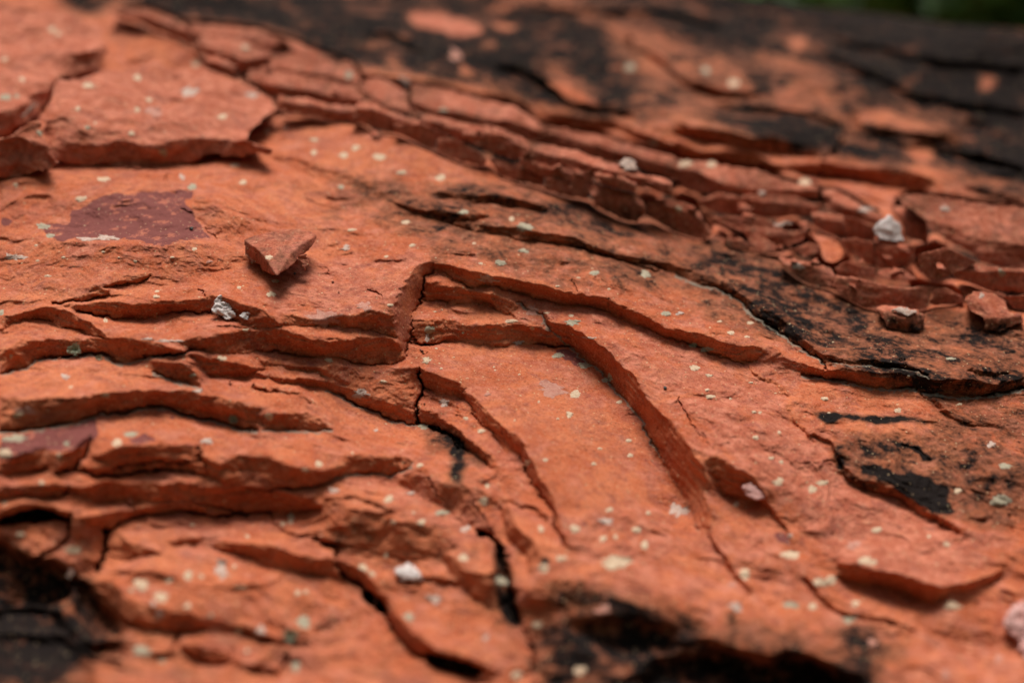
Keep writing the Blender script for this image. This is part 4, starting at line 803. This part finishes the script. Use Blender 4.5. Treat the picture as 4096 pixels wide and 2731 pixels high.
S('quartz_crust','white frosting on top of the six sided stone','crystals',6,[(1340,690),(1400,665),(1500,672),(1550,695),(1470,735),(1420,715)],base=(8,0),th=.002,material=M_LIC['w'],rnd=3,rough=1,lift=.0005)
S('quartz_crust','white streak under the lip of the corner slab','crystals',1,[(112,785),(140,730),(185,660),(195,630),(215,680),(235,640),(240,665),(200,700),(150,755)],base=(60,20),th=.002,material=M_LIC['w'],rnd=2,rough=1,lift=.0005)
def chip(t, x, y, r, asp, ang, name, label, cat, group, k):
    rr = np.random.RandomState(k); n = rr.randint(4, 7); a = np.sort(rr.rand(n)*.9+np.arange(n))*2*np.pi/n
    rad = r*(.7+.5*rr.rand(n)); px, py = rad*np.cos(a), rad*np.sin(a)*asp
    ca, sa = math.cos(ang), math.sin(ang); pts = [(x+p*ca-q_*sa, y+p*sa+q_*ca) for p, q_ in zip(px, py)]
    lo_ = sorted(pts, key=lambda p: p[0]); yy = np.array([p[1] for p in pts])
    mid = y+(rr.rand()-.5)*r*asp*.5
    fp = [(lo_[0][0]-5, lo_[0][1]), (x, mid), (lo_[-1][0]+5, lo_[-1][1]), (lo_[-1][0]+5, yy.max()+20), (lo_[0][0]-5, yy.max()+20)]
    S(name, label, cat, t, pts, facets=[(fp, 60+20*rr.rand(), (rr.rand()-.5)*80)], base=(rr.rand()*24-4, (rr.rand()-.5)*120), th=.004+.006*rr.rand(), lift=.0006, rnd=.8, group=group, rough=.6)
BAND = T(1, [(1250,330),(1600,470),(2000,620)]).tolist()+T(2, [(500,760),(900,900),(1300,1050),(1700,1180),(2100,1280)]).tolist()+T(6, [(200,120),(600,200),(900,330),(1300,430),(1700,560),(2150,640)]).tolist()
BAND = resample(np.array(BAND), 200); rq = np.random.RandomState(5)
for k in range(76):
    f = rq.rand()**.6; j = int(f*199); p = BAND[j]+np.array([rq.randn()*8, rq.randn()*(7+11*f)-4*f]); ra = (2.2+4.5*rq.rand()**2)*(1+.7*f)
    if p[0] > 868 and p[1] > 272: continue
    chip(1, p[0]*6.272, p[1]*6.272, ra*6.272, .35+.4*rq.rand(), .38+rq.randn()*.25, 'rock_splinter', ('small' if ra < 3.6 else 'medium' if ra < 6 else 'large')+' red rock splinter '+('in the upper left ridge' if f < .3 else 'in the middle of the ridge' if f < .55 else 'left of the white quartz in the ridge' if p[0] < 860 else 'in the right end of the ridge'), 'rock splinter', 'splinters scattered through the ridge', 900+k)
CR = [T(4,[(200,1057),(430,987),(720,1002)]),T(4,[(1200,1165),(1500,1112)]),T(5,[(590,1190),(588,1400)]),T(5,[(520,900),(640,905)]),T(8,[(870,330),(1040,600),(1170,900)]),T(8,[(120,902),(330,1062)]),T(5,[(1400,790),(1680,1022),(1910,1282)]),T(4,[(560,1362),(850,1307),(1230,1372),(1560,1432)]),T(6,[(120,925),(470,1022)]),T(4,[(1600,480),(2000,470),(2100,560)]),T(7,[(600,432),(900,415),(1250,432)]),T(4,[(500,620),(900,520)])]
for k in range(64):
    l = CR[rq.randint(len(CR))]; q_ = resample(l, 50)[rq.randint(50)]+rq.randn(2)*np.array([3.0, 1.6])+np.array([0, 1.2]); ra = 1.5+1.8*rq.rand()**2
    chip(1, q_[0]*6.272, q_[1]*6.272, ra*6.272, .6+.3*rq.rand(), rq.rand()*3, 'rock_crumb', 'tiny red rock crumb '+('on the left ledges' if q_[0] < 330 else 'near the square notch' if q_[1] < 420 else 'on the curved central strata'), 'rock crumb', 'crumbs lying along the cracks', 1200+k)
for t, x, y, r, lb in ((4,1200,175,15,'black speck lying on the purple patch'),(4,1848,458,11,'black speck below the triangular chip'),(5,2133,1172,14,'black speck on the rose slab right of the big riser')):
    a = np.linspace(0, 2*np.pi, 12)[:-1]
    S('grit', lb, 'grit', t, [(x+r*math.cos(k)*1.1, y+r*math.sin(k)*.85) for k in a], base=(20,0), th=.002, material=M_SEED, rnd=1.6, rough=.2, lift=.0012, wrp=.15)

# ---------------------------------------------------------------- bedrock mesh, split into its ledges
LZ_VIS = LZ + .050*np.clip((gauss(RIDGE, 8)-.30)*4, 0, 1)/np.exp(LZ)      # hollows between and under the stacked slabs
sil = T(3, [(-900,-160),(-300,-90),(560,0),(900,45),(1350,95),(1700,150),(2195,185),(2900,300)])   # where the rock ends
PW = to_world(ray_pts(LZ_VIS))
sv = np.interp(us, sil[:,0], sil[:,1], left=-1e9)
ti = np.clip(((sv-vs[0])/STEP).astype(int), 0, NV-1)
for j in range(NU):
    k = ti[j]
    if k > 0:
        n = k-np.arange(k); base = PW[k, j]
        PW[:k, j] = base + np.stack([0*n, .0012*n+.00002*n*n, -.0009*n-.00012*n*n], 1)
edge = 0.95
for sl_, dirv in (((slice(None), 0), (-.12,0,-edge)), ((slice(None), -1), (.12,0,-edge))): PW[sl_] += np.array(dirv)
PW[-1] += np.array([0,-.10,-edge]); PW[0] += np.array([0,.25,-edge])
MASKV['dark'] = np.maximum(MASKV['dark'], .62*np.clip((gauss(RIDGE, 6)-.35)*4, 0, 1))     # shade in the ridge gaps, painted into the bed colour
root = bpy.data.objects.new('bedrock', None); COL.objects.link(root); root['kind'] = 'structure'
root['label'] = 'layered red sandstone outcrop with broken ledges and black stained patches'
idx = np.arange(NU*NV).reshape(NV, NU)
LAB = np.zeros((NV, NU), np.int8)
REG = [('dark_slope','dark stained slope at the top behind the crumbling ridge', [(1,[(-400,-200),(640,90),(1180,150),(1700,230),(2195,400)]),(2,[(250,460),(900,590),(1500,720),(1800,760),(2195,860)]),(3,[(300,900),(900,1010),(1600,1060),(2195,1260),(2900,1300),(2900,-300)])]),
 ('rock_face','orange rounded back below the ridge with black film', [(1,[(1740,670),(2195,750)]),(2,[(400,830),(1000,1050),(2000,1400)]),(6,[(650,370),(1250,700),(2300,900),(2300,1165),(1990,1215),(1560,1202),(930,1010),(560,752),(350,592),(0,470)]),(5,[(1900,382),(1450,280),(1150,222),(700,110)]),(2,[(330,1230),(0,1110)]),(1,[(1680,985)])]),
 ('ledge','thick orange ledge ending in a square broken corner left of the centre', [(4,[(-200,270),(1000,290),(1550,250),(2195,300)]),(5,[(600,380),(680,388),(665,455),(605,500),(605,640),(545,780),(508,1002),(290,1027),(0,987)]),(4,[(1860,977),(1640,937),(1550,962),(1200,922),(1080,933),(690,860),(0,930),(-200,930)])]),
 ('ledge','long low ledge across the lower left above the grey crack', [(4,[(-200,1090),(240,1012),(560,962),(720,1002),(900,1080),(1240,1165),(1500,1112),(1850,1200),(2070,1436),(1620,1434),(1230,1372),(960,1297),(640,1337),(250,1427),(-200,1450)])]),
 ('slab','smooth orange slab curving down through the centre', [(5,[(640,920),(1080,927),(1530,932),(1680,1022),(1910,1282),(2100,1568)]),(9,[(60,375),(155,610),(300,765),(470,1000)]),(8,[(1900,1040),(1600,930),(1480,660),(1380,330),(1200,0)]),(5,[(1000,1305),(830,1150),(590,1045)])]),
 ('slab','rose coloured slab sloping down the right side', [(5,[(1340,690),(1450,640),(1720,692),(2080,832)]),(6,[(250,962),(470,1022),(735,1256),(880,1530)]),(9,[(1048,262),(1540,505),(2000,760),(1720,1000),(1040,900),(700,605),(350,382),(190,192)]),(5,[(2195,1430),(1860,1020),(1560,805)])]),
 ('ledge','upper step with a clean dark riser right of the square corner', [(5,[(680,400),(700,250),(1150,230),(1620,305),(2195,470)]),(6,[(350,592),(560,752),(830,930),(930,1010),(1500,1100),(1560,1202),(1200,1162),(780,1076),(470,1022),(0,876)]),(5,[(1960,792),(1720,692),(1250,592),(850,522)])]),
]
for k, (nm, lb, pcs) in enumerate(REG):
    poly = np.concatenate([T(t, p) for t, p in pcs]); s = win(poly); m = inside(WU[s], WV[s], poly); LAB[s][m] = k+1
qd = np.stack([idx[:-1,:-1], idx[1:,:-1], idx[1:,1:], idx[:-1,1:]], -1)
fl = LAB[:-1,:-1]
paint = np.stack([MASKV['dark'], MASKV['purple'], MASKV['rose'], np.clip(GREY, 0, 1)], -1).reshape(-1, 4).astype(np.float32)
PWf = PW.reshape(-1, 3)
# one common set of normals so the parts meet without seams
du = np.gradient(PW, axis=1); dv = np.gradient(PW, axis=0); NN = np.cross(dv, du); NN /= np.linalg.norm(NN, axis=-1, keepdims=True)+1e-12; NNf = NN.reshape(-1, 3)
names = [('rock_face','red layered rock with thin broken strata')]+[(a, b_) for a, b_, _ in REG]
for k, (nm, lb) in enumerate(names):
    fq = qd[fl == k]
    if len(fq) == 0: continue
    used, inv = np.unique(fq.ravel(), return_inverse=True)
    me = mesh_from(nm, PWf[used], quads=inv.reshape(-1, 4))
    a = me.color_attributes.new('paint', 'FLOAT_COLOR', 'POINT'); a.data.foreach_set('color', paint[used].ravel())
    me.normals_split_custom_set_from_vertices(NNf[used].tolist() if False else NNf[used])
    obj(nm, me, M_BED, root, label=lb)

# ---------------------------------------------------------------- lichen
def depth_at(u, v):
    x = (u-us[0])/STEP; y = (v-vs[0])/STEP
    i = np.clip(np.floor(y).astype(int), 0, NV-2); j = np.clip(np.floor(x).astype(int), 0, NU-2); fy = y-i; fx = x-j
    return (DEP[i,j]*(1-fy)*(1-fx)+DEP[i+1,j]*fy*(1-fx)+DEP[i,j+1]*(1-fy)*fx+DEP[i+1,j+1]*fy*fx)
SPOTS = {
1:[(325,183,22,20),(365,207,18,14),(30,372,24,14),(140,497,20,17),(35,608,32,26,'g'),(105,603,17,13,'g'),(862,485,28,24),(555,535,42,16),(935,625,20,17),(825,835,20,15),(550,798,16,13,'g'),(1025,955,30,22,'g'),(1225,400,22,17),(1395,730,32,16),(1540,297,28,18),(1580,595,30,24,'w'),(650,1122,35,20),(508,1245,32,17),(95,1157,14,12),(1525,1142,24,14),(1140,1110,18,20,'w'),(1475,1034,24,14),(1205,1170,30,20,'g'),(965,700,45,32,'p'),(250,832,22,16,'g'),(1970,957,18,18),(2150,970,26,16),(490,680,14,12),(860,685,16,14),(1190,575,50,30,'w'),(595,770,14,10),(1680,820,16,14),(1795,805,14,12,'w'),(1970,875,30,14)],
2:[(193,925,28,18),(120,972,30,17),(340,982,38,22),(480,1080,32,16),(725,1112,32,18),(870,1328,26,14,'g'),(150,470,20,24,'g'),(1912,420,28,24,'g'),(2060,890,28,22,'g'),(820,345,45,30,'p'),(100,1170,24,16,'g'),(1170,1370,18,12),(745,690,30,14,'g')],
3:[(200,440,26,22,'g'),(375,520,36,22),(70,1025,36,20),(235,1030,34,18),(820,1140,32,18),(550,1210,22,20,'w'),(1210,1310,48,18,'w'),(1700,1305,24,24,'w'),(30,1310,22,18)],
4:[(270,162,32,20,'g'),(315,222,28,13,'g'),(648,323,13,8),(745,358,10,6),(1082,358,15,7),(850,382,14,11),(1218,306,16,11),(235,378,13,7),(297,473,18,9),(980,602,19,12),(985,570,13,7),(1700,588,32,17),(1728,505,27,12),(660,752,16,15),(1392,990,22,16),(662,1222,28,20),(820,1465,45,14,'g'),(1300,1508,28,22,'w'),(735,1518,30,25),(90,1492,60,30,'g'),(1688,1355,26,24),(2062,1000,26,18),(115,1345,30,22),(10,705,18,22,'g'),(1208,1098,20,16,'g'),(1540,812,16,16),(1243,1195,24,13,'w'),(410,1105,30,20,'w'),(1685,358,28,13),(90,355,55,22,'w'),(2170,298,26,16,'w'),(227,282,14,8),(1312,384,22,10,'p'),(670,235,62,18,'w'),(550,243,55,14,'w'),(160,1318,70,22,'p'),(445,1168,14,8),(2040,735,120,48,'p'),(1060,880,70,10,'w'),(930,868,36,9,'w'),(400,358,14,7),(1500,545,16,9),(70,980,14,12)],
5:[(168,185,25,10),(385,352,12,7),(505,137,30,12),(550,280,18,12),(1253,170,40,30,'g'),(1100,392,42,20,'g'),(1245,317,28,12,'g'),(975,395,16,8),(937,269,12,7),(1460,538,13,7),(1592,485,11,6),(1780,556,12,7),(1690,455,26,14,'g'),(2010,462,32,20,'g'),(2140,710,30,15,'g'),(412,657,18,12),(657,812,32,28,'g'),(1168,757,36,14),(1300,803,16,10),(1545,722,18,7),(1552,764,46,16,'g'),(693,698,10,5),(733,685,8,5),(637,1002,27,19),(697,928,9,6),(728,1054,10,6),(811,983,7,5),(1462,972,34,16,'g'),(1627,1035,38,18,'g'),(1060,1045,9,7),(1067,1064,7,5),(1570,1215,38,25),(1533,1342,26,16),(1018,1215,20,14,'p'),(748,1268,30,20,'w'),(980,1445,22,15),(365,1137,20,12),(1786,1107,18,22,'g'),(1756,1127,26,12,'g'),(1847,1264,20,14),(1905,1505,20,12),(885,1366,16,9),(617,1418,34,16,'g'),(1190,1378,9,7),(1462,1368,8,7),(1220,1090,8,6),(1340,1262,9,7),(320,1442,13,12,'w'),(222,1212,56,24,'w'),(1020,495,62,20,'w'),(1425,1185,70,40,'p'),(1300,690,36,26,'p'),(250,665,60,30,'p'),(1660,862,44,9,'w'),(1215,892,28,12,'w'),(640,865,18,26,'w'),(1390,705,16,8)],
6:[(357,830,25,12),(460,855,15,9),(478,768,20,8),(130,1050,35,18),(220,1097,20,8),(484,1142,15,7),(210,1188,16,9),(228,1230,26,13),(945,1243,32,10),(1407,1317,18,16),(503,1328,14,8),(540,1330,12,7),(971,1331,13,6),(355,1242,12,6),(1790,1277,18,7),(1735,992,32,10,'g'),(515,1485,18,16),(286,758,13,6),(660,1455,12,10),(205,935,34,17,'g'),(120,908,28,13,'g'),(1470,1107,10,9,'g'),(2055,455,22,20,'g'),(1930,600,18,22,'w'),(35,708,28,11,'w'),(775,415,34,20,'w')],
7:[(1390,850,50,52,'w'),(887,948,42,34),(1010,1025,34,32),(1180,890,32,28),(1060,925,26,20),(1175,1083,24,24),(127,638,34,24),(460,730,50,24),(440,878,22,24,'w'),(1825,535,26,30),(1775,568,16,16),(1905,1183,42,38,'g'),(888,1360,48,38,'g'),(1855,1460,28,26,'g'),(1020,1425,22,18),(1630,1243,32,28,'w'),(1500,1232,22,22),(2000,192,20,20),(1913,232,24,16),(1868,1003,18,20),(1920,995,14,14),(1265,897,16,16),(262,313,17,16),(375,140,18,22),(1470,833,14,16),(1550,1365,16,16),(28,436,18,14),(2090,357,28,14,'w'),(418,66,20,14,'g'),(30,125,45,35),(1325,1140,16,16,'g'),(820,985,18,16),(1205,575,13,12),(1550,645,14,13),(1510,968,40,14),(1000,1140,18,40,'w'),(965,1068,18,18,'w')],
8:[(1825,808,75,46),(400,412,26,22),(605,558,28,20),(997,426,26,22),(1270,185,20,20),(1385,165,16,14),(1567,598,34,26),(1765,550,34,22,'w'),(1745,660,26,24),(1955,605,26,22),(2005,700,30,26),(1370,845,30,34),(1482,783,30,24),(868,778,30,24),(1105,925,34,32,'g'),(685,1035,48,28,'w'),(240,842,24,26),(295,880,20,18),(1018,330,17,15),(735,497,40,20,'g'),(1330,1200,24,28),(1205,1518,34,30),(1912,138,18,14),(1905,45,18,12),(1685,193,14,12),(1355,600,22,18),(1785,478,22,18),(1745,1105,36,32,'p'),(1600,1485,45,30),(385,765,16,16),(430,558,18,16),(2025,498,16,14),(55,355,32,14,'w'),(540,375,26,14,'w'),(880,600,28,22,'w'),(595,200,24,14),(172,125,9,9),(1825,650,16,16),(525,1150,30,28,'g'),(2185,475,24,30,'w'),(1725,95,12,8),(555,500,12,10),(1010,1280,20,22,'w')],
9:[(655,305,34,20),(868,350,30,20),(1272,605,30,22),(1210,800,65,28),(730,762,46,28),(445,882,38,36),(920,935,42,32),(985,920,42,30),(1140,1065,26,22),(870,1085,26,24),(1745,1080,46,24),(515,25,18,14),(390,445,16,15),(1710,695,20,18),(1125,700,38,24,'p'),(735,1075,44,26,'g'),(1100,1165,44,24,'g'),(2075,205,42,18,'g'),(2050,420,70,36,'g'),(1780,360,26,18),(2035,1410,30,24,'p'),(1705,1515,34,28,'p'),(365,945,22,20,'p'),(1245,1310,30,30,'p'),(670,180,16,12),(930,310,40,14),(610,155,20,10),(40,485,36,36,'w'),(390,1085,32,26,'w'),(725,640,14,18,'w'),(1600,645,14,12),(1990,70,34,14,'w')],
}
REGN = [((0,0,255,165),'on the upper left slabs'),((0,165,430,265),'around the purple patch'),((255,0,620,165),'on the upper ridge'),((255,150,470,240),'on the orange back below the ridge'),
        ((620,0,1030,235),'in the upper right'),((0,240,410,365),'on the thick left ledge'),((0,340,300,470),'on the low ledges at the left'),((400,220,560,345),'in the square notch'),
        ((540,210,1030,400),'on the steps right of the notch'),((400,330,690,520),'on the smooth central slab'),((660,380,1030,600),'on the rose slab at the right'),((0,430,300,690),'on curved lower left strata'),
        ((280,500,560,690),'on cracked rock at bottom centre'),((540,480,1030,690),'in the blurred lower right')]
TINT = {'c':'cream','g':'grey green','w':'whitish','p':'pale pink'}
def spot(u, v, ru, rv, tint, i):
    n, rings = (20, 4) if ru > 3 else (12, 2)
    rr = np.random.RandomState(i); ph = rr.rand(6)*6.28
    a = np.linspace(0, 2*np.pi, n, endpoint=False)
    amp = (.14+.22*rr.rand()) if tint in 'cg' else .42; ru *= .8+.45*rr.rand(); rv *= .8+.4*rr.rand(); rot = (rr.rand()-.5)*.8
    rad = 1+amp*(.5*np.sin(11*a+ph[4])+.4*(rr.rand(n)-.5)+.5*np.sin(2*a+ph[0])+.4*np.sin(3*a+ph[1])+.4*np.sin(5*a+ph[2])+.35*np.sin(7*a+ph[3]))
    us_, vs_, hh = [u], [v], [.0003]
    for k in range(1, rings+1):
        f = k/rings; us_ += list(u+ru*f*rad*np.cos(a)); vs_ += list(v+rv*f*rad*np.sin(a)); hh += [.0003*(1.15 if k == rings-1 else 1) if k < rings else -.0002]*n
    us_, vs_, hh = map(np.array, (us_, vs_, hh))
    L = depth_at(us_, vs_); L = np.minimum(L, np.median(L)+.006); z = np.exp(L)
    L = L-(hh+.0002+(rr.rand(len(hh))-.5)*.00015)/z
    co = to_world(ray_pts(L, us_, vs_)); faces = [(0, 1+(j+1) % n, 1+j) for j in range(n)]
    for k in range(rings-1):
        o1, o2 = 1+k*n, 1+(k+1)*n
        faces += [(o1+j, o1+(j+1) % n, o2+(j+1) % n, o2+j) for j in range(n)]
    org = co.mean(0); me = mesh_from('lichen_spot', co-org, faces=faces)
    size = 'tiny' if ru < 2.6 else 'small' if ru < 4.6 else 'medium' if ru < 7.5 else 'large'
    where = 'on the red rock'
    for (x0, y0, x1, y1), s_ in REGN:
        if x0 <= u < x1 and y0 <= v < y1: where = s_; break
    shape = 'round' if rv/ru > .75 else 'oval' if rv/ru > .48 else 'long'
    o = obj('lichen_spot' if tint in 'cg' else 'crust_patch', me, M_LIC[tint], label='%s %s %s %s %s' % (size, shape, TINT[tint], 'lichen spot' if tint in 'cg' else 'crust patch', where), category='lichen' if tint in 'cg' else 'crust')
    o['group'] = 'lichen spots and crusts on the red rock'; o.location = org
i = 0
for t in SPOTS:
    for s_ in SPOTS[t]:
        x, y, rx, ry = s_[:4]; tint = s_[4] if len(s_) > 4 else 'c'; c = T(t, [(x, y)])[0]; i += 1
        if c[0] > W+5: continue
        spot(c[0], c[1], rx/6.272, ry/6.272, tint, i)
def relabel():
    ORD = ['first','second','third','fourth','fifth','sixth','seventh','eighth','ninth','tenth','eleventh','twelfth','thirteenth','fourteenth']
    d = {}
    for o in COL.objects:
        if o.name.startswith(('lichen_spot','crust_patch','rock_splinter','rock_crumb')): d.setdefault(o['label'], []).append(o)
    for lb, os_ in d.items():
        if len(os_) < 2: continue
        c = [(np.array(o.location)-[0,0,CAM_H]) for o in os_]
        sx_ = [p[0]/(p[1]*cp-p[2]*sp) for p in c]; od = np.argsort(sx_)
        kind = [q_ for q_ in ('spot','patch','splinter','crumb') if q_ in lb][0]; a_, b_ = lb.split(' '+kind+' ', 1)
        for k, j in enumerate(od):
            pos = 'leftmost' if k == 0 else 'rightmost' if k == len(od)-1 else ORD[k]+' from left'
            os_[j]['label'] = a_+' '+kind+' '+b_+', '+pos
relabel()
def tuft(u, v, r, n, label, i, material):
    """bushy foliose lichen: forked flattened lobes"""
    rr = np.random.RandomState(i); z = math.exp(float(depth_at(np.array([u]), np.array([v]))[0])); R = r*z/F
    c = to_world(ray_pts(np.log(np.array([z-.0015])), np.array([u]), np.array([v])))[0]
    co, faces = [], []
    toc = Vector((0,0,CAM_H))-Vector(c); toc.normalize(); up = (toc+Vector((0,0,.5))).normalized(); sx = up.cross(Vector((0,1,0))).normalized(); sy = up.cross(sx)
    def lobe(p, d, w_, l, depth):
        side = d.cross(up).normalized(); e = p+d*l
        b0 = len(co); th_ = up*w_*.35
        for q_, ww in ((p, w_), (e, w_*1.25)):
            for sgn, tt in ((-1,-1),(1,-1),(1,1),(-1,1)): co.append(q_+side*sgn*ww*.5+th_*tt)
        for a_ in range(4): faces.append((b0+a_, b0+(a_+1) % 4, b0+4+(a_+1) % 4, b0+4+a_))
        faces.append((b0+4,b0+5,b0+6,b0+7)); faces.append((b0+3,b0+2,b0+1,b0))
        if depth > 0:
            for s2 in (-1, 1):
                ang = s2*(.35+.4*rr.rand()); d2 = (d*math.cos(ang)+side*math.sin(ang)+up*.35*(rr.rand()-.2)).normalized(); lobe(e, d2, w_*.85, l*(.6+.3*rr.rand()), depth-1)
    for k in range(n):
        a_ = 6.283*k/n+rr.rand()*.6; el = .15+rr.rand()*.9
        d = (sx*math.cos(a_)*math.cos(el)+sy*math.sin(a_)*math.cos(el)+up*math.sin(el)).normalized(); lobe(Vector((0,0,0)), d, R*.13, R*.36, 2)
    me = mesh_from('lichen_tuft', [tuple(p) for p in co], faces=faces, smooth=False)
    o = obj('lichen_tuft', me, material, label=label, category='lichen'); o.location = Vector(c)
for k, (t, x, y, r, n, lb) in enumerate(((4,468,942,62,13,'bushy pale green lichen tuft clinging under the left ledge'),(4,622,992,32,9,'small dull lichen tuft in the crack right of the bigger tuft'),(4,1465,1378,46,12,'dark green lichen tuft in the grey crack of the low ledge'),(7,1825,1270,66,14,'ruffled grey lichen clump by the dark hollow near the bottom'),(5,866,830,12,6,'tiny green lichen tuft on the mid slab front'))):
    c = T(t, [(x, y)])[0]; tuft(c[0], c[1], r/6.272, n, lb, 500+k, M_TUFT)

# ---------------------------------------------------------------- ground and bushes beyond
gx = np.linspace(-30, 30, 61); GX, GY = np.meshgrid(gx, gx+18); GZ = .04*fbm(np.stack([GX, GY, 0*GX], -1)*.8, 3, 200)
gi = np.arange(GX.size).reshape(GX.shape)
gme = mesh_from('ground', np.stack([GX, GY, GZ], -1).reshape(-1, 3), quads=np.stack([gi[:-1,:-1], gi[:-1,1:], gi[1:,1:], gi[1:,:-1]], -1).reshape(-1, 4))
obj('ground', gme, M_SOIL, kind='structure', label='dark forest soil behind the rock')
def bush(x, y, h, r, nl, label, seed):
    rr = np.random.RandomState(seed); e = bpy.data.objects.new('bush', None); COL.objects.link(e); e.location = (x, y, 0)
    e['label'] = label; e['category'] = 'bush'; e['group'] = 'leafy bushes in the shade beyond the rock'
    co, fc = [], []
    for k in range(14):
        a = rr.rand()*6.28; p = np.array([0,0,0.]); d = np.array([math.cos(a)*.35, math.sin(a)*.35, 1.0]); rad = .012
        for j in range(5):
            q_ = p+d/np.linalg.norm(d)*h/5; b0 = len(co)
            for pp, r_ in ((p, rad), (q_, rad*.8)):
                for m_ in range(5): co.append(pp+np.array([math.cos(m_*1.257)*r_, math.sin(m_*1.257)*r_, 0]))
            fc += [(b0+m_, b0+(m_+1) % 5, b0+5+(m_+1) % 5, b0+5+m_) for m_ in range(5)]
            p = q_; d = d+rr.randn(3)*.18; rad *= .8
    obj('stem', mesh_from('stem', co, faces=fc), M_STEM, e)
    pts = rr.randn(nl, 3); pts /= np.linalg.norm(pts, axis=1, keepdims=True); pts *= (rr.rand(nl, 1)**.4)
    pts = pts*np.array([r, r, h*.45])+np.array([0, 0, h*.58]); cl = fbm(pts*4+seed, 2, seed); pts = pts[cl > -.25]; n = len(pts)
    d1 = rr.randn(n, 3); d1 /= np.linalg.norm(d1, axis=1, keepdims=True); d2 = np.cross(d1, rr.randn(n, 3)+np.array([0,0,1.5])); d2 /= np.linalg.norm(d2, axis=1, keepdims=True)
    l = (.035+.03*rr.rand(n, 1))*1.0; v = np.stack([pts-d1*l, pts+d2*l*.45, pts+d1*l, pts-d2*l*.45], 1).reshape(-1, 3)
    obj('foliage', mesh_from('foliage', v, quads=np.arange(4*n).reshape(-1, 4), smooth=False), M_LEAF, e)
bush(.80, 3.2, .96, .42, 2600, 'bright green low bush just behind the rock, left of the others', 301)
bush(1.45, 3.35, .80, .45, 3000, 'darker bush at the right edge beyond the rock', 302)
bush(1.25, 4.3, 1.0, .6, 4200, 'taller shaded bush between the two nearer bushes', 303)
bush(2.2, 4.2, 1.0, .6, 4200, 'large dark bush farthest right behind the rock', 304)
bush(.3, 4.4, .9, .6, 4200, 'dark bush farthest left behind the rock', 305)
def tree(x, y, h, r, label, seed):  # out-of-view trees, added to block the low sky and darken ledge faces
    rr = np.random.RandomState(seed); e = bpy.data.objects.new('tree', None); COL.objects.link(e); e.location = (x, y, 0)
    e['label'] = label; e['category'] = 'tree'; e['group'] = 'unseen trees added round the outcrop to block low sky'
    co, fc = [], []
    def limb(p, q_, r0, r1):
        b0 = len(co)
        for pp, r_ in ((p, r0), (q_, r1)):
            for m_ in range(8): co.append(pp+np.array([math.cos(m_*.785)*r_, math.sin(m_*.785)*r_, 0]))
        fc.extend([(b0+m_, b0+(m_+1) % 8, b0+8+(m_+1) % 8, b0+8+m_) for m_ in range(8)])
    limb(np.array([0,0,0.]), np.array([0,0,h*.5]), .16, .11); limb(np.array([0,0,h*.5]), np.array([.1,0,h*.92]), .11, .04)
    for k in range(9):
        a = rr.rand()*6.28; z0 = h*(.2+.6*rr.rand()); limb(np.array([0,0,z0]), np.array([math.cos(a)*r*.7, math.sin(a)*r*.7, z0+.6*rr.rand()]), .05, .02)
    obj('trunk', mesh_from('trunk', co, faces=fc), M_STEM, e)
    n = 5200; c_ = rr.randn(46, 3); c_ /= np.linalg.norm(c_, axis=1, keepdims=True); c_ *= rr.rand(46, 1)**.45; c_ = c_*np.array([r, r, h*.47])+np.array([0,0,h*.55])
    pts = c_[rr.randint(46, size=n)]+rr.randn(n, 3)*.30
    d1 = rr.randn(n, 3); d1 /= np.linalg.norm(d1, axis=1, keepdims=True); d2 = np.cross(d1, rr.randn(n, 3)); d2 /= np.linalg.norm(d2, axis=1, keepdims=True); l = .09+.07*rr.rand(n, 1)
    obj('crown', mesh_from('crown', np.stack([pts-d1*l, pts+d2*l*.5, pts+d1*l, pts-d2*l*.5], 1).reshape(-1, 3), quads=np.arange(4*n).reshape(-1, 4), smooth=False), M_LEAF, e)
for k in range(1, 10):
    a = math.radians(-90+(k-5)*31); rad = 5.2+.8*(k % 2)
    tree(rad*math.cos(a), 1.3+rad*math.sin(a), 6.6+.6*(k % 3), 1.7, 'unseen tree added to block low sky, number %s of the ring clockwise from the left' % ['one','two','three','four','five','six','seven','eight','nine','ten','eleven'][k], 700+k)
print('verts', NU*NV)
